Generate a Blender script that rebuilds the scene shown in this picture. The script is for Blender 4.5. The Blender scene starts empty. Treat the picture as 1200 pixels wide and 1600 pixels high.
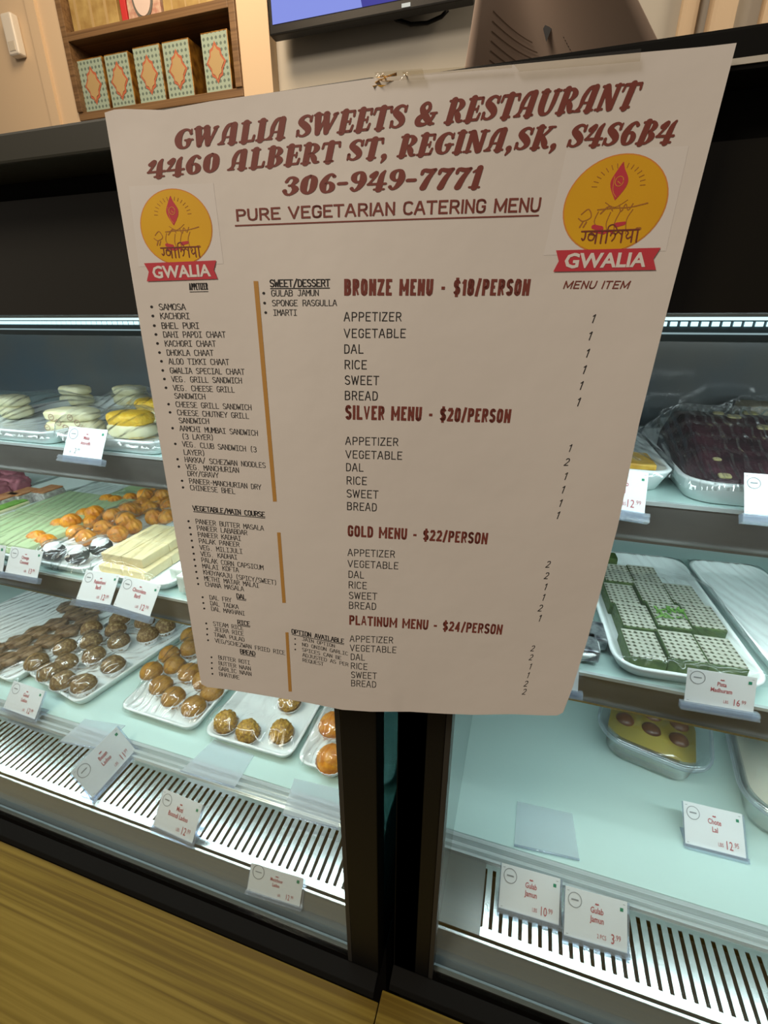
import bpy, bmesh, math, random
from mathutils import Vector, noise, Matrix
random.seed(7)
SC = bpy.context.scene
COL = SC.collection
# ------------------------------------------------------------------ camera
FPX = 714.0
TH, YW = math.radians(22.8), math.radians(17.2)
CAM = Vector((0, 0, 1.35))
HV = Vector((-math.sin(YW), math.cos(YW), 0)); ZV = Vector((0, 0, 1))
FV = HV * math.cos(TH) - ZV * math.sin(TH)
RV = Vector((math.cos(YW), math.sin(YW), 0))
UV = HV * math.sin(TH) + ZV * math.cos(TH)
cd = bpy.data.cameras.new('camera'); cam = bpy.data.objects.new('camera', cd); COL.objects.link(cam)
cam.matrix_world = Matrix(((RV.x, UV.x, -FV.x, CAM.x), (RV.y, UV.y, -FV.y, CAM.y), (RV.z, UV.z, -FV.z, CAM.z), (0, 0, 0, 1)))
cd.sensor_fit = 'HORIZONTAL'; cd.sensor_width = 36; cd.lens = 36 * FPX / 1200; cd.clip_start = .01; cd.clip_end = 50
SC.camera = cam
# ------------------------------------------------------------------ light and exposure
SC.view_settings.view_transform = 'Standard'; SC.view_settings.look = 'None'
SC.view_settings.exposure = 0.0; SC.view_settings.gamma = 1.0
SC.view_settings.use_curve_mapping = False
w = bpy.data.worlds.new('World'); SC.world = w; w.use_nodes = True
w.node_tree.nodes['Background'].inputs[0].default_value = (1, .86, .70, 1)
w.node_tree.nodes['Background'].inputs[1].default_value = .13
def area(name, loc, target, sx, sy, power, color, spread=180):
    l = bpy.data.lights.new(name, 'AREA'); l.shape = 'RECTANGLE'; l.size = sx; l.size_y = sy
    l.energy = power; l.color = color; l.spread = math.radians(spread)
    o = bpy.data.objects.new(name, l); COL.objects.link(o); o.location = loc
    o.rotation_euler = (Vector(target) - Vector(loc)).to_track_quat('-Z', 'Y').to_euler()
    return o
WARM = (1, .85, .68); COOL = (.84, .975, 1.0)
area('ceiling_lamp', (-.9, -.9, 2.75), (-.3, .2, 1.1), .7, .7, 35, WARM)
area('ceiling_lamp', (-.9, .95, 2.75), (-1.2, 1.9, 1.6), .5, .5, 15, (1, .76, .50))
area('ceiling_lamp', (.9, 1.15, 2.75), (.6, 1.9, 1.8), .4, .4, 8, (1, .82, .60))
for nm, x, sx, dy in (('left_case', -.83, 1.3, 0), ('right_case', .48, .95, .014)):
    k = sx / 1.3
    area('case_top_led', (x, .366 + dy, 1.334), (x, .62 + dy, 1.12), sx, .02, 2.6 * k, COOL)
    area('shelf_led', (x, .515 + dy, 1.128), (x, .66 + dy, .96), sx, .015, 1.5 * k, COOL)
    area('shelf_led', (x, .492 + dy, .910), (x, .62 + dy, .62), sx, .015, 1.9 * k, COOL)
    area('vent_led', (x, .319 + dy, 1.335), (x, .36 + dy, .62), sx, .012, .75 * k, COOL)

# ------------------------------------------------------------------ helpers
def ray(u, v): return FV + RV * ((u - 600) / FPX) - UV * ((v - 800) / FPX)
def atY(u, v, Y):
    r = ray(u, v); return CAM + r * ((Y - CAM.y) / r.y)
def atZ(u, v, Z):
    r = ray(u, v); return CAM + r * ((Z - CAM.z) / r.z)
def atX(u, v, X):
    r = ray(u, v); return CAM + r * ((X - CAM.x) / r.x)

def link(name, me, mats=None, parent=None):
    o = bpy.data.objects.new(name, me); COL.objects.link(o)
    for m in (mats if isinstance(mats, (list, tuple)) else [mats]):
        if m: me.materials.append(m)
    if parent: o.parent = parent
    return o
def tag(o, label, cat, group=None, kind=None):
    if label: o['label'] = label
    if cat: o['category'] = cat
    if group: o['group'] = group
    if kind: o['kind'] = kind
    return o
def struct(o): o['kind'] = 'structure'; return o
def empty(name, loc=(0, 0, 0), rz=0):
    o = bpy.data.objects.new(name, None); COL.objects.link(o); o.location = loc; o.rotation_euler = (0, 0, rz); o.empty_display_size = .02
    return o
def copy_tree(o, parent=None):
    c = o.copy(); COL.objects.link(c)
    if parent: c.parent = parent
    for ch in [x for x in o.children]: copy_tree(ch, c)
    return c

class MB:
    """collects geometry for one mesh"""
    def __init__(s): s.v = []; s.f = []; s.mi = []; s.sm = []
    def add(s, vs, fs, mi=0, smooth=False):
        n = len(s.v); s.v += [tuple(x) for x in vs]
        for f in fs: s.f.append([i + n for i in f]); s.mi.append(mi); s.sm.append(smooth)
        return s
    def box(s, a, b, mi=0):
        (x0, y0, z0), (x1, y1, z1) = a, b
        vs = [(x0, y0, z0), (x1, y0, z0), (x1, y1, z0), (x0, y1, z0), (x0, y0, z1), (x1, y0, z1), (x1, y1, z1), (x0, y1, z1)]
        return s.add(vs, [(0, 3, 2, 1), (4, 5, 6, 7), (0, 1, 5, 4), (1, 2, 6, 5), (2, 3, 7, 6), (3, 0, 4, 7)], mi)
    def prism(s, prof, x0, x1, mi=0, smooth=False):
        """profile in (y,z) extruded along x"""
        n = len(prof)
        vs = [(x0, y, z) for y, z in prof] + [(x1, y, z) for y, z in prof]
        fs = [(i, (i + 1) % n, n + (i + 1) % n, n + i) for i in range(n)] + [tuple(range(n))[::-1], tuple(range(n, 2 * n))]
        return s.add(vs, fs, mi, smooth)
    def loft(s, rings, closed=True, cap0=True, cap1=True, mi=0, smooth=True):
        n = len(rings[0]); vs = [p for r in rings for p in r]; fs = []
        for k in range(len(rings) - 1):
            for i in range(n if closed else n - 1):
                j = (i + 1) % n
                fs.append((k * n + i, k * n + j, (k + 1) * n + j, (k + 1) * n + i))
        if cap0: fs.append(tuple(range(n))[::-1])
        if cap1: fs.append(tuple(range((len(rings) - 1) * n, len(rings) * n)))
        return s.add(vs, fs, mi, smooth)
    def tube(s, pts, r, n=8, mi=0):
        pts = [Vector(p) for p in pts]; rings = []
        for i, p in enumerate(pts):
            d = (pts[min(i + 1, len(pts) - 1)] - pts[max(i - 1, 0)]).normalized()
            a = d.orthogonal().normalized() if i == 0 else (a - d * a.dot(d)).normalized()
            b = d.cross(a)
            rr = r[i] if isinstance(r, (list, tuple)) else r
            rings.append([p + (a * math.cos(t * 2 * math.pi / n) + b * math.sin(t * 2 * math.pi / n)) * rr for t in range(n)])
        return s.loft(rings, mi=mi)
    def build(s, name, mats, parent=None, bevel=0, seg=2):
        me = bpy.data.meshes.new(name); me.from_pydata(s.v, [], s.f)
        for p, mi, sm in zip(me.polygons, s.mi, s.sm): p.material_index = mi; p.use_smooth = sm
        me.update()
        bm = bmesh.new(); bm.from_mesh(me); bmesh.ops.recalc_face_normals(bm, faces=bm.faces)
        if bevel:
            ed = [e for e in bm.edges if len(e.link_faces) == 2 and e.calc_face_angle(0) > .6]
            bmesh.ops.bevel(bm, geom=ed, offset=bevel, segments=seg, affect='EDGES', profile=.6)
        bm.to_mesh(me); bm.free()
        return link(name, me, mats, parent)

# ------------------------------------------------------------------ materials
def new_mat(name):
    m = bpy.data.materials.new(name); m.use_nodes = True; nt = m.node_tree; nt.nodes.clear()
    out = nt.nodes.new('ShaderNodeOutputMaterial'); return m, nt, out
def nd(nt, t, **kw):
    n = nt.nodes.new(t)
    for k, v in kw.items():
        if k in n.inputs: n.inputs[k].default_value = v
        else: setattr(n, k, v)
    return n
def C4(c): return (c[0], c[1], c[2], 1)
def mapping(nt, scale=(1, 1, 1), coord='Object', rot=(0, 0, 0)):
    tc = nd(nt, 'ShaderNodeTexCoord'); mp = nd(nt, 'ShaderNodeMapping')
    mp.inputs['Scale'].default_value = scale; mp.inputs['Rotation'].default_value = rot
    nt.links.new(tc.outputs[coord], mp.inputs[0]); return mp.outputs[0]
def ramp(nt, fac, stops):
    r = nd(nt, 'ShaderNodeValToRGB'); e = r.color_ramp.elements
    while len(e) < len(stops): e.new(.5)
    for x, (p, c) in zip(e, stops): x.position = p; x.color = C4(c)
    nt.links.new(fac, r.inputs[0]); return r.outputs[0]
def mat(name, col, rough=.5, metal=0, col2=None, nscale=40, detail=4, bump=0, bscale=None, stretch=(1, 1, 1), spec=.5, trans=0, sss=0, coat=0, lo=.35, hi=.65, emit=0):
    m, nt, out = new_mat(name)
    p = nd(nt, 'ShaderNodeBsdfPrincipled', Roughness=rough, Metallic=metal)
    p.inputs['Base Color'].default_value = C4(col); p.inputs['Specular IOR Level'].default_value = spec
    if trans: p.inputs['Transmission Weight'].default_value = trans
    if coat: p.inputs['Coat Weight'].default_value = coat; p.inputs['Coat Roughness'].default_value = .08
    if sss: p.inputs['Subsurface Weight'].default_value = sss; p.inputs['Subsurface Radius'].default_value = (.01, .008, .006)
    if emit: p.inputs['Emission Color'].default_value = C4(col); p.inputs['Emission Strength'].default_value = emit
    vec = mapping(nt, stretch)
    if col2:
        n = nd(nt, 'ShaderNodeTexNoise', Scale=nscale, Detail=detail); nt.links.new(vec, n.inputs['Vector'])
        nt.links.new(ramp(nt, n.outputs[0], [(lo, col), (hi, col2)]), p.inputs['Base Color'])
    if bump:
        n = nd(nt, 'ShaderNodeTexNoise', Scale=bscale or nscale, Detail=4); nt.links.new(vec, n.inputs['Vector'])
        b = nd(nt, 'ShaderNodeBump', Strength=bump, Distance=.002); nt.links.new(n.outputs[0], b.inputs['Height']); nt.links.new(b.outputs[0], p.inputs['Normal'])
    nt.links.new(p.outputs[0], out.inputs[0]); return m
def clear(name, tint=(1, 1, 1), ior=1.45, rough=.02, gloss=1.0, bump=0, bscale=60, stretch=(1, 1, 1), base=0.0, wave=False, haze=0.0, rot=0.0):
    """thin clear sheet: transparent with a fresnel reflection"""
    m, nt, out = new_mat(name)
    t = nd(nt, 'ShaderNodeBsdfTransparent'); t.inputs[0].default_value = C4(tint)
    g = nd(nt, 'ShaderNodeBsdfGlossy', Roughness=rough); g.inputs[0].default_value = (gloss, gloss, gloss, 1)
    lw = nd(nt, 'ShaderNodeLayerWeight', Blend=.5); fr = nd(nt, 'ShaderNodeMath', operation='POWER'); fr.inputs[1].default_value = 4.0
    nt.links.new(lw.outputs['Facing'], fr.inputs[0]); f0 = ((ior - 1) / (ior + 1)) ** 2
    sc = nd(nt, 'ShaderNodeMath', operation='MULTIPLY_ADD'); sc.inputs[1].default_value = .75; sc.inputs[2].default_value = f0; nt.links.new(fr.outputs[0], sc.inputs[0])
    if bump:
        vec = mapping(nt, stretch, rot=(0, 0, rot))
        if wave:
            n = nd(nt, 'ShaderNodeTexWave', Scale=bscale, Distortion=7.0, Detail=3.0); n.inputs['Detail Scale'].default_value = 1.2
        else: n = nd(nt, 'ShaderNodeTexNoise', Scale=bscale, Detail=5.0)
        nt.links.new(vec, n.inputs['Vector'])
        b = nd(nt, 'ShaderNodeBump', Strength=bump, Distance=.004); nt.links.new(n.outputs[0], b.inputs['Height'])
        nt.links.new(b.outputs[0], g.inputs['Normal']); nt.links.new(b.outputs[0], lw.inputs['Normal'])
    mx = nd(nt, 'ShaderNodeMixShader'); ad = nd(nt, 'ShaderNodeMath', operation='ADD'); ad.inputs[1].default_value = base; ad.use_clamp = True
    nt.links.new(sc.outputs[0], ad.inputs[0]); nt.links.new(ad.outputs[0], mx.inputs[0]); nt.links.new(t.outputs[0], mx.inputs[1]); nt.links.new(g.outputs[0], mx.inputs[2])
    last = mx.outputs[0]
    if haze:
        d = nd(nt, 'ShaderNodeBsdfDiffuse'); d.inputs[0].default_value = (.9, .93, .96, 1)
        tl = nd(nt, 'ShaderNodeBsdfTranslucent'); tl.inputs[0].default_value = (.9, .93, .96, 1)
        m1 = nd(nt, 'ShaderNodeMixShader'); m1.inputs[0].default_value = .5; nt.links.new(d.outputs[0], m1.inputs[1]); nt.links.new(tl.outputs[0], m1.inputs[2])
        m2 = nd(nt, 'ShaderNodeMixShader'); m2.inputs[0].default_value = haze; nt.links.new(last, m2.inputs[1]); nt.links.new(m1.outputs[0], m2.inputs[2]); last = m2.outputs[0]
    nt.links.new(last, out.inputs[0]); return m
def emis(name, col, s):
    m, nt, out = new_mat(name); e = nd(nt, 'ShaderNodeEmission', Strength=s); e.inputs[0].default_value = C4(col); nt.links.new(e.outputs[0], out.inputs[0]); return m

M = {}
M['black'] = mat('black_powder_coat', (.006, .006, .0055), .42, bump=.05, bscale=900, spec=.22)
M['blackmatte'] = mat('black_matte_coat', (.0035, .0035, .003), .75, spec=.15)
M['cap'] = mat('dark_olive_cap_laminate', (.022, .022, .014), .55)
M['panel'] = mat('dark_grey_printed_glass', (.021, .0205, .018), .22, spec=.45)
M['panelr'] = mat('black_printed_glass', (.006, .005, .003), .25, spec=.4)
M['alu'] = mat('brushed_aluminium', (.80, .85, .85), .25, .55, col2=(.66, .72, .72), nscale=6, stretch=(1, 60, 60), bump=.05, bscale=30)
M['steel'] = mat('stainless_steel', (.72, .76, .75), .22, 1, bump=.03, bscale=40, stretch=(1, 8, 1))
M['fascia'] = mat('dark_steel_shelf_edge', (.40, .39, .37), .30, .8, col2=(.26, .255, .24), nscale=5, stretch=(1, 3, 3))
M['deck'] = mat('pale_green_glass_deck', (.52, .69, .65), .12, spec=.5, coat=.3)
M['shelf'] = mat('pale_green_shelf_glass', (.45, .60, .57), .10, spec=.5)
M['back'] = mat('tinted_rear_sliding_glass', (.080, .108, .130), .12, spec=.6, col2=(.14, .128, .11), nscale=3.0)
M['side'] = mat('mirror_side_panel', (.12, .17, .17), .12, .6)
M['glass'] = clear('front_glass', (.955, .98, .975), ior=1.25, rough=.0)
M['sideglass'] = clear('tinted_side_glass', (.25, .42, .42), ior=1.35, rough=.03)
M['acryl'] = clear('clear_acrylic', (.95, .975, .99), ior=1.45, rough=.03, base=.03, haze=.16)
M['acrylp'] = clear('acrylic_painted_led_sheen', (.97, .985, 1), ior=1.5, rough=.05, base=.05, haze=.30)  # diffuse white mixed in to imitate LED light reflected by the plates
M['acrylc'] = clear('crystal_tub_plastic', (.97, .98, .98), ior=1.55, rough=.03, base=.02, haze=.02)
M['acryl2'] = clear('blue_clear_plastic', (.84, .90, .98), ior=1.45, rough=.10, base=.07, haze=.2)
M['film'] = clear('cling_film', (.97, .98, .98), ior=1.28, rough=.09, base=.055, bump=.9, bscale=24, stretch=(1, .22, .6), wave=True, haze=.02, rot=.85)
M['film2'] = clear('cling_film_tight', (.97, .98, .98), ior=1.25, rough=.09, base=.03, bump=.4, bscale=26, stretch=(1, .25, .6), wave=True, haze=.02, rot=-.9)
M['film3'] = clear('crinkled_cling_film', (.97, .98, .98), ior=1.35, rough=.07, base=.10, bump=1.0, rot=.5, bscale=34, stretch=(1, .12, .5), wave=True, haze=.02)
M['tray'] = mat('white_foam_tray', (.86, .90, .89), .35, bump=.03, bscale=300)
M['card'] = mat('white_card', (.70, .73, .74), .5)
M['led'] = emis('led_emitter', (.80, .97, 1), 9)
M['ledlow'] = emis('led_diffuser', (.72, .92, 1), 1.1)
M['ink_red'] = mat('brown_red_ink', (.20, .045, .032), .6)
M['ink_tagred'] = mat('tag_red_ink', (.42, .09, .10), .6)
M['ink_black'] = mat('black_ink', (.018, .017, .018), .6)
M['ink_grey'] = mat('grey_ink', (.25, .27, .28), .6)
M['ink_gold'] = mat('ochre_ink', (.50, .26, .06), .6)
M['ink_yellow'] = mat('yellow_ink', (.80, .46, .012), .55, col2=(.72, .38, .012), nscale=12)
M['ink_orange'] = mat('orange_rim_ink', (.70, .26, .05), .6)
M['ink_line'] = mat('brown_line_ink', (.40, .16, .03), .6)
M['ink_ribbon'] = mat('crimson_ink', (.56, .045, .065), .6)
M['ink_white'] = mat('white_print', (.78, .74, .70), .6)
M['ink_green'] = mat('green_ink', (.02, .22, .12), .6)
M['paper'] = mat('menu_paper', (.70, .655, .615), .55, col2=(.73, .69, .65), nscale=6, bump=.5, bscale=16, spec=.4)
M['paperwhite'] = mat('logo_white_patch', (.74, .705, .675), .6)
M['tape'] = clear('clear_tape', (.93, .90, .82), ior=1.5, rough=.12, base=.08, bump=.5, bscale=120)
M['goldfoil'] = mat('gold_foil', (.9, .55, .10), .25, 1, bump=.8, bscale=300)

def wood_mat(name, c1, c2, c3, rough=.35, spec=.4):
    m, nt, out = new_mat(name); p = nd(nt, 'ShaderNodeBsdfPrincipled', Roughness=rough); p.inputs['Specular IOR Level'].default_value = spec
    vec = mapping(nt, (.5, 9, 9)); n = nd(nt, 'ShaderNodeTexNoise', Scale=2.2, Detail=5.0); nt.links.new(vec, n.inputs['Vector'])
    vec2 = mapping(nt, (1.6, 170, 170)); n2 = nd(nt, 'ShaderNodeTexNoise', Scale=1.0, Detail=3.0, Distortion=.4); nt.links.new(vec2, n2.inputs['Vector'])
    mx = nd(nt, 'ShaderNodeMath', operation='ADD'); nt.links.new(n.outputs[0], mx.inputs[0])
    sc = nd(nt, 'ShaderNodeMath', operation='MULTIPLY'); sc.inputs[1].default_value = 1.3; nt.links.new(n2.outputs[0], sc.inputs[0]); nt.links.new(sc.outputs[0], mx.inputs[1])
    half = nd(nt, 'ShaderNodeMath', operation='MULTIPLY'); half.inputs[1].default_value = .435; nt.links.new(mx.outputs[0], half.inputs[0])
    nt.links.new(ramp(nt, half.outputs[0], [(.40, c1), (.5, c2), (.60, c3)]), p.inputs['Base Color'])
    nt.links.new(p.outputs[0], out.inputs[0]); return m
M['wood'] = wood_mat('golden_wood_laminate', (.120, .073, .007), (.182, .120, .014), (.232, .156, .024), .5, .2)
M['shelfwood'] = wood_mat('brown_shelf_wood', (.11, .060, .026), (.17, .095, .042), (.22, .13, .06), .5)
M['wall'] = mat('beige_wall_paint', (.64, .49, .33), .8, bump=.1, bscale=200)
M['wallgrey'] = mat('grey_beige_wall_paint', (.50, .47, .41), .8)
M['dark'] = mat('dark_cubby_back', (.12, .115, .10), .7)
# sweets
M['orange'] = mat('orange_sweet', (.52, .15, .006), .42, col2=(.76, .33, .025), nscale=70, bump=.8, bscale=140)
M['brown'] = mat('brown_laddu', (.17, .090, .030), .6, col2=(.46, .33, .15), nscale=190, bump=1, bscale=260, lo=.45, hi=.72)
M['golden'] = mat('golden_laddu', (.30, .125, .012), .5, col2=(.46, .235, .035), nscale=90, bump=.8, bscale=240)
M['boondi'] = mat('boondi_laddu', (.26, .115, .012), .45, col2=(.62, .36, .045), nscale=210, bump=1, bscale=260)
M['cup'] = mat('white_paper_cup', (.80, .80, .80), .6, bump=.5, bscale=120)
M['cream'] = mat('cream_burfi', (.66, .54, .29), .6, col2=(.72, .61, .36), nscale=50, bump=.25, bscale=300, sss=.1)
M['paleyellow'] = mat('pale_milk_sweet', (.68, .61, .34), .55, col2=(.78, .73, .50), nscale=35, bump=.2, bscale=90, sss=.15)
M['yellowtop'] = mat('saffron_topping', (.80, .44, .012), .5, col2=(.88, .56, .05), nscale=150, bump=.8, bscale=300)
M['palegreen'] = mat('pale_green_slab', (.36, .47, .24), .6, col2=(.47, .56, .32), nscale=22, bump=.3, bscale=80)
M['green'] = mat('bright_green_slab', (.10, .26, .03), .6, col2=(.20, .42, .07), nscale=60, bump=.5, bscale=150)
M['pink'] = mat('dusky_pink_sweet', (.30, .07, .10), .6, col2=(.46, .15, .19), nscale=60, bump=.6, bscale=120)
M['roll'] = mat('rust_orange_roll_top', (.42, .13, .035), .55, col2=(.55, .26, .12), nscale=80, bump=.5, bscale=160)
M['coco'] = mat('coconut_flakes', (.62, .60, .56), .7, col2=(.30, .27, .25), nscale=160, bump=1, bscale=250)
M['oreo'] = mat('dark_chocolate_base', (.012, .010, .010), .6, col2=(.03, .025, .02), nscale=100, bump=.6)
M['chikki'] = mat('brown_nut_brittle', (.13, .065, .03), .5, col2=(.34, .22, .12), nscale=90, bump=.8, bscale=180)
M['maroon'] = mat('maroon_marbled_slab', (.022, .009, .012), .4, col2=(.095, .030, .042), nscale=22, detail=8, bump=.6, bscale=120, stretch=(1, 1.6, 3))
M['nut'] = mat('pale_pistachio_nut', (.52, .44, .25), .5, col2=(.45, .40, .16), nscale=80)
M['pistagreen'] = mat('pistachio_green_side', (.035, .075, .010), .6, col2=(.08, .13, .025), nscale=90, bump=.5)
M['syrup'] = mat('amber_syrup', (.46, .34, .06), .1, coat=.5, sss=.2)
M['jamun'] = mat('brown_gulab_jamun', (.10, .035, .012), .35, col2=(.16, .06, .02), nscale=40)
M['milk'] = mat('pale_cream_filling', (.72, .70, .58), .4, sss=.2)
def pista_mat():
    m, nt, out = new_mat('silver_dotted_pistachio_top'); p = nd(nt, 'ShaderNodeBsdfPrincipled', Roughness=.4)
    tc = nd(nt, 'ShaderNodeTexCoord'); sp = nd(nt, 'ShaderNodeSeparateXYZ'); nt.links.new(tc.outputs['Object'], sp.inputs[0])
    def mth(op, a, b=None):
        n = nd(nt, 'ShaderNodeMath', operation=op)
        for i, q in enumerate((a, b)):
            if q is None: continue
            if isinstance(q, (int, float)): n.inputs[i].default_value = q
            else: nt.links.new(q, n.inputs[i])
        return n.outputs[0]
    k = 2 * math.pi / .0105
    sx = mth('SINE', mth('MULTIPLY', mth('ADD', sp.outputs[0], sp.outputs[1]), k * .75)); sy = mth('SINE', mth('MULTIPLY', mth('SUBTRACT', sp.outputs[0], sp.outputs[1]), k * .75))
    pr = mth('MULTIPLY', sx, sy)
    ns = nd(nt, 'ShaderNodeTexNoise', Scale=70.0, Detail=3.0); nt.links.new(tc.outputs['Object'], ns.inputs['Vector'])
    pr2 = mth('ADD', pr, mth('MULTIPLY', mth('SUBTRACT', ns.outputs[0], .5), 1.2))
    nt.links.new(ramp(nt, pr2, [(.0, (.46, .46, .38)), (.35, (.33, .33, .24)), (.60, (.05, .045, .02))]), p.inputs['Base Color'])
    b = nd(nt, 'ShaderNodeBump', Strength=.6, Distance=.001, invert=True); nt.links.new(pr, b.inputs['Height']); nt.links.new(b.outputs[0], p.inputs['Normal'])
    nt.links.new(p.outputs[0], out.inputs[0]); return m
M['pistatop'] = pista_mat()
def gift_mat():
    m, nt, out = new_mat('mint_lattice_box_print'); p = nd(nt, 'ShaderNodeBsdfPrincipled', Roughness=.5)
    tc = nd(nt, 'ShaderNodeTexCoord'); sp = nd(nt, 'ShaderNodeSeparateXYZ'); nt.links.new(tc.outputs['Object'], sp.inputs[0])
    def mth(op, a, b):
        n = nd(nt, 'ShaderNodeMath', operation=op)
        for i, q in enumerate((a, b)):
            if isinstance(q, (int, float)): n.inputs[i].default_value = q
            elif q is not None: nt.links.new(q, n.inputs[i])
        return n.outputs[0]
    k = 2 * math.pi / .030
    a = mth('SINE', mth('MULTIPLY', mth('ADD', sp.outputs[0], sp.outputs[2]), k), None); b = mth('SINE', mth('MULTIPLY', mth('SUBTRACT', sp.outputs[0], sp.outputs[2]), k), None)
    nt.links.new(ramp(nt, mth('MULTIPLY', a, b), [(.30, (.31, .40, .33)), (.42, (.12, .165, .14))]), p.inputs['Base Color'])
    nt.links.new(p.outputs[0], out.inputs[0]); return m
M['gift'] = gift_mat()
M['giftgold'] = mat('gold_box_print', (.40, .20, .03), .4, col2=(.14, .055, .01), nscale=40, metal=.3)
M['medal'] = mat('gold_medallion', (.42, .30, .14), .5)
M['medalrim'] = mat('red_medallion_rim', (.42, .12, .06), .5)
M['redbox'] = mat('red_gift_box', (.50, .03, .03), .5)
M['pinkbox'] = mat('pink_patterned_box', (.42, .20, .15), .5, col2=(.58, .42, .32), nscale=60)
M['tan'] = mat('tan_patterned_box', (.30, .19, .06), .5, col2=(.44, .32, .12), nscale=25)
M['plastic_white'] = mat('white_plastic', (.75, .70, .62), .4)

# ------------------------------------------------------------------ room shell
WY = 1.66
struct(MB().box((atY(421, 60, 1.62).x + .0005, WY, 0), (1.9, WY + .1, 2.9)).build('wall_back', M['wallgrey']))
struct(MB().box((-3.2, -2.6, -.1), (1.9, 1.96, 0)).build('floor', mat('grey_floor_tile', (.25, .22, .19), .4)))
# warm painted pier behind the cubby shelf
NY = 1.62
xa, xb = atY(-420, 100, NY).x, atY(421, 60, NY).x
NX0, NX1, NZ0, NZ1 = atY(115, 90, NY).x - .022, atY(364, 65, NY).x + .022, atY(250, 158, NY).z - .022, 2.55
wl = MB()
for a, b in (((xa, NY, 0), (NX0, 1.95, 2.9)), ((NX1, NY, 0), (xb, 1.95, 2.9)), ((NX0, NY, 0), (NX1, 1.95, NZ0)), ((NX0, NY, NZ1), (NX1, 1.95, 2.9)), ((NX0, NY + .185, NZ0), (NX1, 1.95, NZ1))): wl.box(a, b)
struct(wl.build('wall_left', M['wall']))
struct(MB().box((atY(64, 100, NY).x, NY - .012, .9), (atY(78, 100, NY).x, NY, 2.9)).build('trim_1', M['wall']))
# right-hand pale panelling behind the case
for i, (a, b, yy) in enumerate(((1062, 1090, WY - .03), (1110, 1150, WY - .06), (1190, 1240, WY - .04))):
    struct(MB().box((atY(a, 30, yy).x, yy, .9), (atY(b, 30, yy).x, WY, 2.9)).build('trim_%d' % (i + 2), M['wall'], bevel=.01))
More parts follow.
